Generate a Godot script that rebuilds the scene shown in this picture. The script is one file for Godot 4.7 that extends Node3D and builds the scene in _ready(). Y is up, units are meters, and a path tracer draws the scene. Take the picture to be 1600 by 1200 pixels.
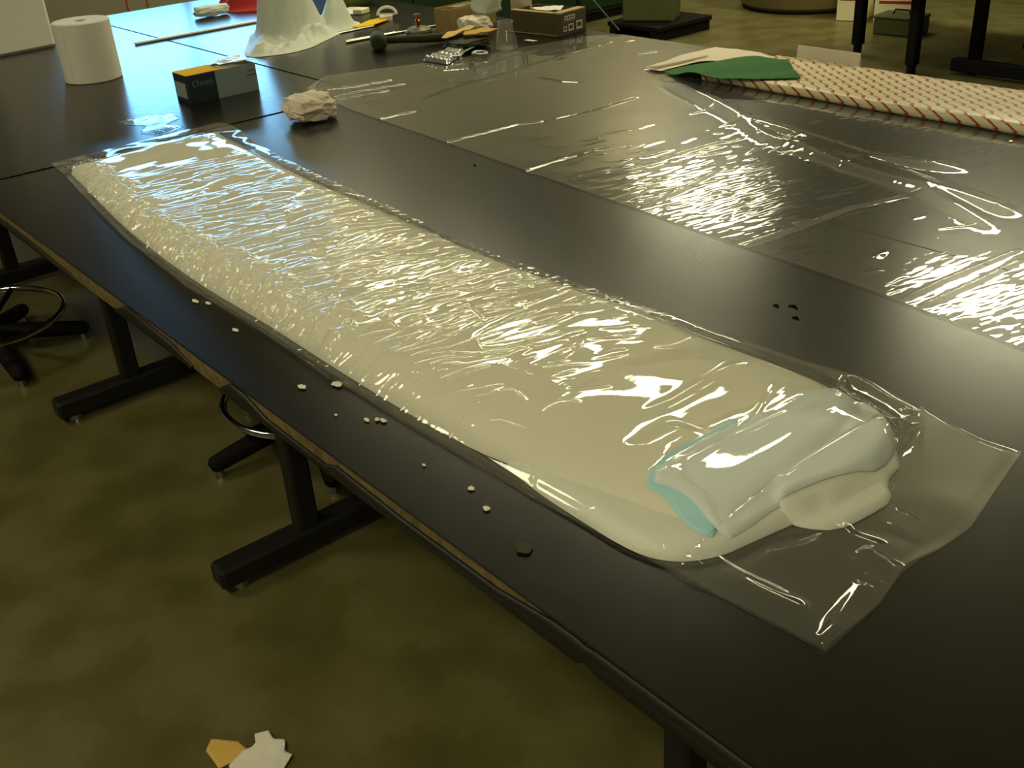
extends Node3D

const T := 0.696            # height of every table top
const FRONT := -0.576       # front edge of the near row of tables
const MID := -1.800         # seam between the two rows
const BACK := -2.984        # far edge of the back row
var M := {}
var rng := RandomNumberGenerator.new()
var names := {}

func _ready() -> void:
	rng.seed = 20
	# ---- camera
	var cam := Camera3D.new()
	cam.name = "camera"
	cam.keep_aspect = Camera3D.KEEP_HEIGHT
	cam.fov = rad_to_deg(2.0 * atan(600.0 / 1640.0))
	cam.near = 0.05
	cam.far = 100.0
	cam.transform = Transform3D(Basis(Vector3(0.639, -0.064, -0.767), Vector3(-0.334, 0.874, -0.352), Vector3(0.693, 0.481, 0.537)).orthonormalized(), Vector3(0, 1.496, 0))
	add_child(cam)
	# ---- sky seen through the window, exposure
	var sm := ProceduralSkyMaterial.new()
	sm.sky_top_color = Color(0.42, 0.70, 0.93)
	sm.sky_horizon_color = Color(0.54, 0.79, 0.93)
	sm.ground_bottom_color = Color(0.30, 0.33, 0.33)
	sm.ground_horizon_color = Color(0.50, 0.60, 0.66)
	sm.sky_energy_multiplier = 3.8
	sm.ground_energy_multiplier = 1.6
	var sky := Sky.new()
	sky.sky_material = sm
	var env := Environment.new()
	env.background_mode = Environment.BG_SKY
	env.sky = sky
	env.tonemap_mode = Environment.TONE_MAPPER_LINEAR
	env.tonemap_exposure = 0.655
	env.sdfgi_enabled = true
	env.ssao_enabled = true
	env.ssil_enabled = true
	var we := WorldEnvironment.new()
	we.name = "world_environment"
	we.environment = env
	add_child(we)
	make_materials()
	# ---- ceiling lights in rows
	var where := [Vector2(-6.42, -3.60), Vector2(-4.97, -3.60), Vector2(-3.47, -3.60), Vector2(-5.85, -6.75), Vector2(-2.95, -6.45), Vector2(0.0, -6.5), Vector2(-3.4, 1.1), Vector2(-0.5, 1.1), Vector2(2.4, 1.1)]
	var told := ["left of the row nearest the work tables", "second from the left in the nearest row", "right end of the nearest row", "left end of the middle row", "middle fixture of the middle row", "right end of the middle row", "left of the row behind the viewer", "middle of the row behind the viewer", "right end of the row behind the viewer"]
	for i in where.size():
		ceiling_light(where[i], 0.30 if i < 3 else 0.62, 3.0 if i < 3 else ((6.0 if i == 3 else 8.0) if i < 6 else 4.2), "suspended fluorescent ceiling fixture, " + told[i])
	room()
	work_tables()
	padding_and_bag()
	back_sheet()
	wrapping()
	left_table_things()
	back_table_things()
	stools_and_floor()
	far_things()

# =============================================================== helpers
func numbered(called: String) -> String:
	var k: int = names.get(called, -1) + 1
	names[called] = k
	return called if k == 0 else "%s_%03d" % [called, k]

func thing(called: String, label: String, category: String, at := Vector3.ZERO, turn := 0.0, group := "") -> Node3D:
	var o := Node3D.new()
	o.name = numbered(called)
	add_child(o)
	o.position = at
	o.rotation.y = turn
	tag(o, label, category, group)
	return o

func tag(o: Node, label: String, category: String, group := "") -> Node:
	o.set_meta("label", label)
	o.set_meta("category", category)
	if group:
		o.set_meta("group", group)
	return o

func obj(called: String, mesh: Mesh, m: Material, parent: Node = null) -> MeshInstance3D:
	var o := MeshInstance3D.new()
	o.mesh = mesh
	o.material_override = m
	if parent == null:
		o.name = numbered(called)
		add_child(o)
	else:
		o.name = called
		parent.add_child(o, true)
	return o

func struct(called: String, mesh: Mesh, m: Material, label := "", category := "") -> MeshInstance3D:
	var o := obj(called, mesh, m)
	o.set_meta("kind", "structure")
	if label:
		tag(o, label, category)
	return o

func new_st() -> SurfaceTool:
	var st := SurfaceTool.new()
	st.begin(Mesh.PRIMITIVE_TRIANGLES)
	return st

func fin(st: SurfaceTool) -> ArrayMesh:
	st.generate_normals()
	return st.commit()

# a, b, c anticlockwise as seen from outside
func tri(st: SurfaceTool, a: Vector3, b: Vector3, c: Vector3) -> void:
	st.add_vertex(a)
	st.add_vertex(c)
	st.add_vertex(b)

func quad(st: SurfaceTool, a: Vector3, b: Vector3, c: Vector3, d: Vector3) -> void:
	tri(st, a, b, c)
	tri(st, a, c, d)

# box with chamfered edges, centre c, full size s
func bx(st: SurfaceTool, c: Vector3, s: Vector3, r := 0.002, b := Basis()) -> void:
	st.set_smooth_group(-1)
	var h := s * 0.5
	r = minf(r, minf(h.x, minf(h.y, h.z)) * 0.9)
	for ax in 3:
		for sg in [-1.0, 1.0]:
			var u := (ax + 1) % 3
			var v := (ax + 2) % 3
			var pts := []
			for q in [[-1, -1], [1, -1], [1, 1], [-1, 1]]:
				var p := Vector3.ZERO
				p[ax] = sg * h[ax]
				p[u] = q[0] * (h[u] - r)
				p[v] = q[1] * (h[v] - r)
				pts.append(c + b * p)
			if sg > 0:
				quad(st, pts[0], pts[1], pts[2], pts[3])
			else:
				quad(st, pts[3], pts[2], pts[1], pts[0])
	for ax in 3:
		var u := (ax + 1) % 3
		var v := (ax + 2) % 3
		for su in [-1.0, 1.0]:
			for sv in [-1.0, 1.0]:
				var pts := []
				for q in [[-1, 0], [1, 0], [1, 1], [-1, 1]]:
					var p := Vector3.ZERO
					p[ax] = q[0] * (h[ax] - r)
					p[u] = su * (h[u] - (r if q[1] == 1 else 0.0))
					p[v] = sv * (h[v] - (0.0 if q[1] == 1 else r))
					pts.append(c + b * p)
				if su * sv > 0:
					quad(st, pts[0], pts[1], pts[2], pts[3])
				else:
					quad(st, pts[3], pts[2], pts[1], pts[0])
	for sx in [-1.0, 1.0]:
		for sy in [-1.0, 1.0]:
			for sz in [-1.0, 1.0]:
				var k := Vector3(sx, sy, sz)
				var p0: Vector3 = c + b * (k * Vector3(h.x, h.y - r, h.z - r))
				var p1: Vector3 = c + b * (k * Vector3(h.x - r, h.y, h.z - r))
				var p2: Vector3 = c + b * (k * Vector3(h.x - r, h.y - r, h.z))
				if sx * sy * sz > 0:
					tri(st, p0, p1, p2)
				else:
					tri(st, p2, p1, p0)

func box_mesh(c: Vector3, s: Vector3, r := 0.002, b := Basis()) -> ArrayMesh:
	var st := new_st()
	bx(st, c, s, r, b)
	return fin(st)

# tube through points; radii may be one number or one per point
func tube(st: SurfaceTool, pts: Array, rad, n := 12, closed := false) -> void:
	st.set_smooth_group(1)
	var rings := []
	var up := Vector3.UP
	for i in pts.size():
		var a: Vector3 = pts[(i - 1 + pts.size()) % pts.size()] if closed or i > 0 else pts[i]
		var c: Vector3 = pts[(i + 1) % pts.size()] if closed or i < pts.size() - 1 else pts[i]
		var t := (c - a).normalized()
		if absf(t.dot(up)) > 0.95:
			up = Vector3.RIGHT if absf(t.x) < 0.9 else Vector3.BACK
		var s := t.cross(up).normalized()
		var w := s.cross(t).normalized()
		up = w
		var r: float = rad[i] if rad is Array else rad
		var ring := []
		for k in n:
			var g := TAU * k / n
			ring.append(pts[i] + (s * cos(g) + w * sin(g)) * r)
		rings.append(ring)
	var last := rings.size() if closed else rings.size() - 1
	for i in last:
		var r0: Array = rings[i]
		var r1: Array = rings[(i + 1) % rings.size()]
		for k in n:
			var k2 := (k + 1) % n
			quad(st, r0[k2], r1[k2], r1[k], r0[k])
	if not closed:
		st.set_smooth_group(-1)
		for k in n:
			var k2 := (k + 1) % n
			tri(st, pts[0], rings[0][k2], rings[0][k])
			tri(st, pts[-1], rings[-1][k], rings[-1][k2])

func tube_mesh(pts: Array, rad, n := 12, closed := false) -> ArrayMesh:
	var st := new_st()
	tube(st, pts, rad, n, closed)
	return fin(st)

# profile of (radius, height) turned round y; sharp lists where a crease lies
func lathe(st: SurfaceTool, prof: Array, at := Vector3.ZERO, n := 40, b := Basis()) -> void:
	for i in prof.size() - 1:
		st.set_smooth_group(i if i % 2 == 0 else 20 + i)
		var p: Vector2 = prof[i]
		var q: Vector2 = prof[i + 1]
		for k in n:
			var g := TAU * k / n
			var g2 := TAU * (k + 1) / n
			var a := at + b * Vector3(p.x * cos(g), p.y, -p.x * sin(g))
			var a2 := at + b * Vector3(p.x * cos(g2), p.y, -p.x * sin(g2))
			var c := at + b * Vector3(q.x * cos(g), q.y, -q.x * sin(g))
			var c2 := at + b * Vector3(q.x * cos(g2), q.y, -q.x * sin(g2))
			if p.x > 1e-6:
				tri(st, a, a2, c2)
			if q.x > 1e-6:
				tri(st, a, c2, c)

func lathe_mesh(prof: Array, at := Vector3.ZERO, n := 40, b := Basis()) -> ArrayMesh:
	var st := new_st()
	lathe(st, prof, at, n, b)
	return fin(st)

# flat list of numbers to points
func vs(a: Array) -> PackedVector2Array:
	var o := PackedVector2Array()
	for i in a.size() / 2:
		o.append(Vector2(a[2 * i], a[2 * i + 1]))
	return o

# rounds the corners of a polygon (Chaikin)
func soften(p: PackedVector2Array, times := 2) -> PackedVector2Array:
	for t in times:
		var o := PackedVector2Array()
		for i in p.size():
			var a := p[i]
			var b := p[(i + 1) % p.size()]
			o.append(a.lerp(b, 0.25))
			o.append(a.lerp(b, 0.75))
		p = o
	return p

func nearest_on(p: PackedVector2Array, q: Vector2) -> Vector2:
	var best := 1e9
	var at := q
	for i in p.size():
		var c := Geometry2D.get_closest_point_to_segment(q, p[i], p[(i + 1) % p.size()])
		var d := c.distance_squared_to(q)
		if d < best:
			best = d
			at = c
	return at

# ---- a raster of heights over x and z
class Field:
	var x0: float
	var z0: float
	var step: float
	var nx: int
	var nz: int
	var h: PackedFloat32Array
	func _init(a: Vector2, b: Vector2, s: float) -> void:
		x0 = a.x
		z0 = a.y
		step = s
		nx = int(ceil((b.x - a.x) / s)) + 1
		nz = int(ceil((b.y - a.y) / s)) + 1
		h = PackedFloat32Array()
		h.resize(nx * nz)
	func at(x: float, z: float) -> float:
		var u := clampf((x - x0) / step, 0.0, nx - 1.001)
		var v := clampf((z - z0) / step, 0.0, nz - 1.001)
		var i := int(u)
		var j := int(v)
		u -= i
		v -= j
		var k := j * nx + i
		return lerpf(lerpf(h[k], h[k + 1], u), lerpf(h[k + nx], h[k + nx + 1], u), v)
	func blur(r: int) -> void:
		for pass_ in 2:
			var o := h.duplicate()
			for j in nz:
				var sum := 0.0
				for i in range(-r, nx + r):
					sum += h[j * nx + clampi(i, 0, nx - 1)]
					if i >= r:
						if i - r < nx and i - r >= 0:
							o[j * nx + i - r] = sum / (2 * r + 1)
						sum -= h[j * nx + clampi(i - 2 * r, 0, nx - 1)]
			h = o.duplicate()
			for i in nx:
				var sum := 0.0
				for j in range(-r, nz + r):
					sum += h[clampi(j, 0, nz - 1) * nx + i]
					if j >= r:
						if j - r < nz and j - r >= 0:
							o[(j - r) * nx + i] = sum / (2 * r + 1)
						sum -= h[clampi(j - 2 * r, 0, nz - 1) * nx + i]
			h = o
	# a raised crease along a line of points: amp high, sig half-wide, fading towards its ends
	func ridge(p: PackedVector2Array, amp: float, sig: float, fade := 0.25) -> void:
		var lo := p[0]
		var hi := p[0]
		var total := 0.0
		for i in p.size():
			lo = lo.min(p[i])
			hi = hi.max(p[i])
			if i > 0:
				total += p[i].distance_to(p[i - 1])
		var m := 3.0 * sig
		var i0 := maxi(0, int((lo.x - m - x0) / step))
		var i1 := mini(nx - 1, int((hi.x + m - x0) / step) + 1)
		var j0 := maxi(0, int((lo.y - m - z0) / step))
		var j1 := mini(nz - 1, int((hi.y + m - z0) / step) + 1)
		for j in range(j0, j1 + 1):
			for i in range(i0, i1 + 1):
				var q := Vector2(x0 + i * step, z0 + j * step)
				var best := 1e9
				var along := 0.0
				var run := 0.0
				for k in p.size() - 1:
					var c := Geometry2D.get_closest_point_to_segment(q, p[k], p[k + 1])
					var d := c.distance_squared_to(q)
					if d < best:
						best = d
						along = run + c.distance_to(p[k])
					run += p[k].distance_to(p[k + 1])
				if best < m * m:
					var t := along / maxf(total, 1e-4)
					var e := smoothstep(0.0, fade, t) * smoothstep(0.0, fade, 1.0 - t)
					h[j * nx + i] += amp * e * exp(-best / (sig * sig))
	# a mesh of the cells inside poly; cells on the edge end on the polygon itself
	func mesh(poly: PackedVector2Array, host) -> ArrayMesh:
		var verts := PackedVector3Array()
		var norms := PackedVector3Array()
		var idx := PackedInt32Array()
		var inside := PackedByteArray()
		inside.resize(nx * nz)
		for j in nz:
			var zz := z0 + j * step
			var cuts := []
			for k in poly.size():
				var a := poly[k]
				var b := poly[(k + 1) % poly.size()]
				if (a.y > zz) != (b.y > zz):
					cuts.append(a.x + (zz - a.y) / (b.y - a.y) * (b.x - a.x))
			cuts.sort()
			for k in cuts.size() / 2:
				for i in range(maxi(0, int(ceil((cuts[2 * k] - x0) / step))), mini(nx - 1, int(floor((cuts[2 * k + 1] - x0) / step))) + 1):
					inside[j * nx + i] = 1
		var map := PackedInt32Array()
		map.resize(nx * nz)
		map.fill(-1)
		for j in nz - 1:
			for i in nx - 1:
				var k := j * nx + i
				if inside[k] + inside[k + 1] + inside[k + nx] + inside[k + nx + 1] == 0:
					continue
				for q in [k, k + 1, k + nx, k + nx + 1]:
					if map[q] < 0:
						map[q] = verts.size()
						var qi: int = q % nx
						var qj: int = q / nx
						var x := x0 + qi * step
						var z := z0 + qj * step
						if inside[q] == 0:
							var c: Vector2 = host.nearest_on(poly, Vector2(x, z))
							x = c.x
							z = c.y
						verts.append(Vector3(x, at(x, z), z))
						var gx := (h[qj * nx + mini(qi + 1, nx - 1)] - h[qj * nx + maxi(qi - 1, 0)]) / (2.0 * step)
						var gz := (h[mini(qj + 1, nz - 1) * nx + qi] - h[maxi(qj - 1, 0) * nx + qi]) / (2.0 * step)
						norms.append(Vector3(-gx, 1.0, -gz).normalized())
				idx.append_array(PackedInt32Array([map[k], map[k + 1], map[k + nx], map[k + 1], map[k + nx + 1], map[k + nx]]))
		var arr := []
		arr.resize(Mesh.ARRAY_MAX)
		arr[Mesh.ARRAY_VERTEX] = verts
		arr[Mesh.ARRAY_NORMAL] = norms
		arr[Mesh.ARRAY_INDEX] = idx
		var am := ArrayMesh.new()
		am.add_surface_from_arrays(Mesh.PRIMITIVE_TRIANGLES, arr)
		return am

# a padded sheet: the outline in plan, its top heights from a function, a flat or given underside
func pad_mesh(poly: PackedVector2Array, step: float, top: Callable, under: Callable) -> ArrayMesh:
	var lo := poly[0]
	var hi := poly[0]
	for p in poly:
		lo = lo.min(p)
		hi = hi.max(p)
	lo -= Vector2.ONE * step
	var nx := int(ceil((hi.x - lo.x) / step)) + 2
	var nz := int(ceil((hi.y - lo.y) / step)) + 2
	var st := new_st()
	st.set_smooth_group(1)
	var pos := []
	var ins := PackedByteArray()
	for j in nz:
		for i in nx:
			var q := lo + Vector2(i, j) * step
			var inn := Geometry2D.is_point_in_polygon(q, poly)
			ins.append(1 if inn else 0)
			pos.append(q)
	var tops := {}
	var unders := {}
	for j in nz - 1:
		for i in nx - 1:
			var k := j * nx + i
			if ins[k] + ins[k + 1] + ins[k + nx] + ins[k + nx + 1] == 0:
				continue
			var ks := [k, k + nx, k + nx + 1, k + 1]
			for q in ks:
				if not tops.has(q):
					var c: Vector2 = pos[q]
					var d := 0.0
					var e := nearest_on(poly, c)
					if ins[q]:
						d = e.distance_to(c)
					else:
						c = e
					var u: float = under.call(c)
					unders[q] = Vector3(c.x, u, c.y)
					tops[q] = Vector3(c.x, maxf(u + 0.0004, top.call(c, d)), c.y)
			quad(st, tops[ks[0]], tops[ks[1]], tops[ks[2]], tops[ks[3]])
			quad(st, unders[ks[3]], unders[ks[2]], unders[ks[1]], unders[ks[0]])
			# close the rim
			for s in 4:
				var a: int = ks[s]
				var b: int = ks[(s + 1) % 4]
				if ins[a] == 0 and ins[b] == 0:
					quad(st, unders[a], unders[b], tops[b], tops[a])
	st.index()
	st.generate_normals()
	return st.commit()

# a sheet bent along a path in section and drawn along x, with thickness
func plate_mesh(poly: PackedVector2Array, y: float, thick: float, wave := 0.0, seed_ := 1, step := 0.01) -> ArrayMesh:
	var n := FastNoiseLite.new()
	n.seed = seed_
	n.frequency = 9.0
	var up := func(c: Vector2, _d: float) -> float: return y + thick + wave * (0.5 + 0.5 * n.get_noise_2d(c.x, c.y))
	var dn := func(c: Vector2) -> float: return y + wave * (0.5 + 0.5 * n.get_noise_2d(c.x, c.y))
	return pad_mesh(poly, step, up, dn)

# a crumpled lump: a ball pressed into a box of the given size, folded by sharp noise
func crumple_mesh(c: Vector3, size: Vector3, seed_: int, sharp := 0.35, n := 46) -> ArrayMesh:
	var a := FastNoiseLite.new()
	a.seed = seed_
	a.noise_type = FastNoiseLite.TYPE_CELLULAR
	a.cellular_return_type = FastNoiseLite.RETURN_DISTANCE2_SUB
	a.frequency = 1.15
	var b := FastNoiseLite.new()
	b.seed = seed_ + 7
	b.fractal_type = FastNoiseLite.FRACTAL_RIDGED
	b.fractal_octaves = 3
	b.frequency = 0.9
	var pts := []
	for j in n + 1:
		for i in 2 * n:
			var th := PI * j / n
			var ph := TAU * i / (2 * n)
			var d := Vector3(sin(th) * cos(ph), cos(th), sin(th) * sin(ph))
			var m: float = maxf(absf(d.x), maxf(absf(d.y), absf(d.z)))
			var e := d.lerp(d / m, 0.45)
			e *= 1.0 + sharp * (0.55 * a.get_noise_3d(d.x, d.y, d.z) + 0.45 * b.get_noise_3d(d.x, d.y, d.z) - 0.1)
			e.y = maxf(e.y, -0.9)
			pts.append(c + e * size * 0.5)
	var st := new_st()
	st.set_smooth_group(1)
	for j in n:
		for i in 2 * n:
			var i2 := (i + 1) % (2 * n)
			quad(st, pts[j * 2 * n + i2], pts[j * 2 * n + i], pts[(j + 1) * 2 * n + i], pts[(j + 1) * 2 * n + i2])
	st.index()
	st.generate_normals()
	return st.commit()

# =============================================================== materials
func mat(c: Color, rough := 0.6, metal := 0.0) -> StandardMaterial3D:
	var m := StandardMaterial3D.new()
	m.albedo_color = c
	m.roughness = rough
	m.metallic = metal
	return m

func noise_tex(seed_: int, freq: float, ramp: Array, octaves := 4, size := 512, warp := false) -> NoiseTexture2D:
	var n := FastNoiseLite.new()
	n.seed = seed_
	n.frequency = freq
	n.fractal_octaves = octaves
	n.domain_warp_enabled = warp
	var t := NoiseTexture2D.new()
	t.noise = n
	t.width = size
	t.height = size
	t.seamless = true
	var g := Gradient.new()
	g.offsets = PackedFloat32Array(ramp.map(func(r): return r[0]))
	g.colors = PackedColorArray(ramp.map(func(r): return r[1]))
	t.color_ramp = g
	return t

func world_tri(m: StandardMaterial3D, s: float) -> StandardMaterial3D:
	m.uv1_triplanar = true
	m.uv1_world_triplanar = true
	m.uv1_scale = Vector3.ONE * s
	return m

func film(a: float, c: Color, rough := 0.04) -> StandardMaterial3D:
	var m := StandardMaterial3D.new()
	m.transparency = BaseMaterial3D.TRANSPARENCY_ALPHA
	m.albedo_color = Color(c, a)
	m.roughness = rough
	m.metallic_specular = 0.7
	m.cull_mode = BaseMaterial3D.CULL_DISABLED
	return m

func make_materials() -> void:
	var t := mat(Color.WHITE, 0.26)
	t.metallic_specular = 0.46
	t.albedo_texture = noise_tex(3, 0.012, [[0.0, Color(0.082, 0.075, 0.055)], [0.5, Color(0.086, 0.078, 0.058)], [0.8, Color(0.092, 0.085, 0.064)], [1.0, Color(0.14, 0.13, 0.11)]], 5)
	t.roughness_texture = noise_tex(4, 0.02, [[0.0, Color(0.88, 0.88, 0.88)], [1.0, Color.WHITE]], 5)
	M.table = world_tri(t, 1.6)
	M.steel = mat(Color(0.11, 0.105, 0.09), 0.45, 0.2)
	M.core = mat(Color(1, 1, 1), 0.8)
	M.core.albedo_texture = noise_tex(9, 0.03, [[0.0, Color(0.30, 0.25, 0.14)], [0.5, Color(0.42, 0.36, 0.20)], [1.0, Color(0.52, 0.45, 0.28)]], 4, 256)
	world_tri(M.core, 4.0)
	M.band = mat(Color(0.092, 0.085, 0.064), 0.5)
	var f := mat(Color.WHITE, 0.42)
	f.albedo_texture = noise_tex(11, 0.008, [[0.0, Color(0.315, 0.29, 0.155)], [0.35, Color(0.35, 0.325, 0.18)], [0.6, Color(0.385, 0.365, 0.22)], [1.0, Color(0.415, 0.40, 0.26)]], 6, 1024, true)
	f.roughness_texture = noise_tex(12, 0.02, [[0.0, Color(0.7, 0.7, 0.7)], [1.0, Color.WHITE]], 4)
	M.floor = world_tri(f, 0.45)
	M.wall = mat(Color(0.56, 0.53, 0.44), 0.9)
	M.ceil = mat(Color(0.90, 0.88, 0.80), 0.9)
	M.batt = mat(Color(0.90, 0.885, 0.80), 0.95)
	var fuzz := noise_tex(15, 0.06, [[0.0, Color.BLACK], [1.0, Color.WHITE]], 4, 256)
	fuzz.as_normal_map = true
	fuzz.bump_strength = 3.0
	M.batt.normal_enabled = true
	M.batt.normal_texture = fuzz
	M.batt.normal_scale = 0.5
	world_tri(M.batt, 9.0)
	M.flap = M.batt.duplicate()
	M.flap.albedo_color = Color(0.89, 0.915, 0.90)
	M.end = M.batt.duplicate()
	M.end.albedo_color = Color(0.90, 0.90, 0.84)
	M.teal = mat(Color(0.70, 0.89, 0.92), 0.8)
	M.film = film(0.03, Color(0.95, 0.95, 0.9), 0.03)
	M.film2 = film(0.10, Color(0.9, 0.9, 0.85), 0.03)
	M.white_paper = mat(Color(0.90, 0.88, 0.82), 0.85)
	M.tissue = mat(Color(0.93, 0.88, 0.80), 0.95)
	M.tissue.backlight_enabled = true
	M.tissue.backlight = Color(0.25, 0.24, 0.2)
	M.rod = mat(Color(0.95, 0.95, 0.93), 0.35)
	M.gloss = mat(Color(0.93, 0.93, 0.90), 0.3)
	M.bag = mat(Color(0.88, 0.90, 0.84), 0.5)
	M.bag.backlight_enabled = true
	M.bag.backlight = Color(0.6, 0.6, 0.55)
	M.chrome = mat(Color(0.85, 0.86, 0.88), 0.12, 1.0)
	M.metal = mat(Color(0.70, 0.70, 0.66), 0.3, 1.0)
	M.kraft = mat(Color(0.66, 0.56, 0.34), 0.85)
	M.kraft_dark = mat(Color(0.40, 0.33, 0.20), 0.85)
	M.carton = mat(Color(0.36, 0.31, 0.21), 0.7)
	M.yellow = mat(Color(0.93, 0.74, 0.06), 0.9)
	M.yellow.metallic_specular = 0.25
	M.navy = mat(Color(0.13, 0.19, 0.23), 0.5)
	M.greyblue = mat(Color(0.56, 0.61, 0.62), 0.5)
	M.greendark = mat(Color(0.11, 0.19, 0.11), 0.6)
	M.greendark.metallic_specular = 0.3
	M.greengrey = mat(Color(0.33, 0.34, 0.20), 0.7)
	M.greengrey.metallic_specular = 0.3
	M.tool = mat(Color(0.23, 0.24, 0.14), 0.65)
	M.tool.metallic_specular = 0.3
	M.ink = mat(Color(0.10, 0.10, 0.10), 0.7)
	M.red = mat(Color(0.66, 0.10, 0.09), 0.8)
	M.copper = mat(Color(0.75, 0.40, 0.24), 0.3, 1.0)
	M.green = mat(Color(0.09, 0.40, 0.11), 0.6)
	M.green.metallic_specular = 0.25
	M.cream = mat(Color(0.93, 0.89, 0.72), 0.6)
	M.black = mat(Color(0.075, 0.066, 0.045), 0.75)
	M.black.metallic_specular = 0.25
	M.leather = mat(Color(0.83, 0.68, 0.34), 0.7)
	M.orange = mat(Color(0.74, 0.58, 0.17), 0.7)
	M.foil = mat(Color(0.85, 0.85, 0.86), 0.15, 0.7)
	M.glass = film(0.06, Color(0.9, 0.9, 0.9), 0.03)
	M.frame = mat(Color(0.80, 0.79, 0.72), 0.5)
	M.fixture = mat(Color(0.88, 0.88, 0.84), 0.5)
	M.glow = mat(Color(1, 1, 1), 0.5)
	M.glow.emission_enabled = true
	M.glow.emission = Color(1.0, 0.95, 0.80)
	M.glow.emission_energy_multiplier = 7.0

# =============================================================== room
func ceiling_light(p: Vector2, wide: float, energy: float, label: String) -> void:
	var o := thing("ceiling_light", label, "light fixture", Vector3(p.x, 2.98, p.y), 0.0, "suspended fixtures under the ceiling")
	var st := new_st()
	bx(st, Vector3(0, 0.045, 0), Vector3(1.24, 0.01, wide), 0.003)
	for s in [-1, 1]:
		bx(st, Vector3(0, 0.025, s * (wide / 2 - 0.005)), Vector3(1.24, 0.05, 0.01), 0.002)
		bx(st, Vector3(s * 0.615, 0.025, 0), Vector3(0.01, 0.05, wide - 0.02), 0.002)
	obj("housing", fin(st), M.fixture, o)
	obj("lamp_diffuser", box_mesh(Vector3(0, 0.02, 0), Vector3(1.2, 0.012, wide - 0.03), 0.002), M.glow, o)
	for s in [-1, 1]:
		obj("hanger", tube_mesh([Vector3(s * 0.4, 0.06, 0), Vector3(s * 0.4, 1.32, 0)], 0.006, 8), M.metal, o)
	var l := AreaLight3D.new()
	l.name = "light"
	l.area_size = Vector2(1.2, wide - 0.03)
	l.light_color = Color(0.985, 0.96, 0.785)
	l.light_energy = energy
	l.area_range = 40.0
	l.area_attenuation = 2.0
	l.shadow_enabled = true
	l.rotation_degrees = Vector3(-90, 0, 0)
	l.position = Vector3(0, 0.010, 0)
	o.add_child(l)
	if wide < 0.5 or p.y > 0.0:
		return
	var u := AreaLight3D.new()
	u.name = "up_light"
	u.area_size = Vector2(1.1, 0.3)
	u.light_color = l.light_color
	u.light_energy = 2.8 if p.x > -5.0 and p.x < -1.0 else 1.3
	u.area_range = 40.0
	u.area_attenuation = 2.0
	u.shadow_enabled = true
	u.rotation_degrees = Vector3(90, 0, 0)
	u.position = Vector3(0, 0.068, 0)
	o.add_child(u)

func room() -> void:
	struct("floor", box_mesh(Vector3(0.7, -0.05, -5.0), Vector3(15.0, 0.1, 20.4), 0.0), M.floor)
	struct("ceiling", box_mesh(Vector3(0.7, 4.35, -5.0), Vector3(15.0, 0.1, 20.4), 0.0), M.ceil)
	struct("wall_back", box_mesh(Vector3(0.7, 2.15, -15.1), Vector3(15.0, 4.3, 0.2), 0.0), M.wall)
	struct("wall_front", box_mesh(Vector3(0.7, 2.15, 5.1), Vector3(15.0, 4.3, 0.2), 0.0), M.wall)
	struct("wall_right", box_mesh(Vector3(8.1, 2.15, -5), Vector3(0.2, 4.3, 20.0), 0.0), M.wall)
	# left wall with a low wide window, z -3.65 .. -2.05, y 0.86 .. 1.52
	var X := -6.75
	var st := new_st()
	bx(st, Vector3(X, 0.43, -5.0), Vector3(0.2, 0.86, 20.0), 0.0)
	bx(st, Vector3(X, 2.96, -5.0), Vector3(0.2, 2.68, 20.0), 0.0)
	bx(st, Vector3(X, 1.24, -9.325), Vector3(0.2, 0.76, 11.35), 0.0)
	bx(st, Vector3(X, 1.24, 1.475), Vector3(0.2, 0.76, 7.05), 0.0)
	struct("wall_left", fin(st), M.wall, "pale wall behind the left table, with a window above it", "wall")
	# window
	var w := thing("window_1", "window with pale frame and two panes in the left wall", "window", Vector3(X, 0.86, -2.85))
	w.set_meta("kind", "structure")
	st = new_st()
	for s in [-1, 1]:
		bx(st, Vector3(0, 0.38, s * 0.785), Vector3(0.1, 0.76, 0.03), 0.004)
	bx(st, Vector3(0, 0.0125, 0), Vector3(0.1, 0.025, 1.54), 0.004)
	bx(st, Vector3(0, 0.7475, 0), Vector3(0.1, 0.025, 1.54), 0.004)
	obj("window_frame", fin(st), M.frame, w)
	obj("mullion", box_mesh(Vector3(0, 0.38, 0), Vector3(0.05, 0.71, 0.025), 0.004), M.frame, w)
	for s in [-1, 1]:
		obj("pane", box_mesh(Vector3(0, 0.38, s * 0.391), Vector3(0.004, 0.71, 0.757), 0.0), M.glass, w)
	for z in [-2.43, -2.555]:
		tag(obj("red_tape", box_mesh(Vector3(X + 0.1015, 0.64, z), Vector3(0.002, 0.40, 0.008), 0.0005), M.red), "thin red tape line on the pale wall, %s" % ["nearer the paper towel roll", "nearer the red cloth"][0 if z > -2.5 else 1], "tape", "red tape lines on the wall")

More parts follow.
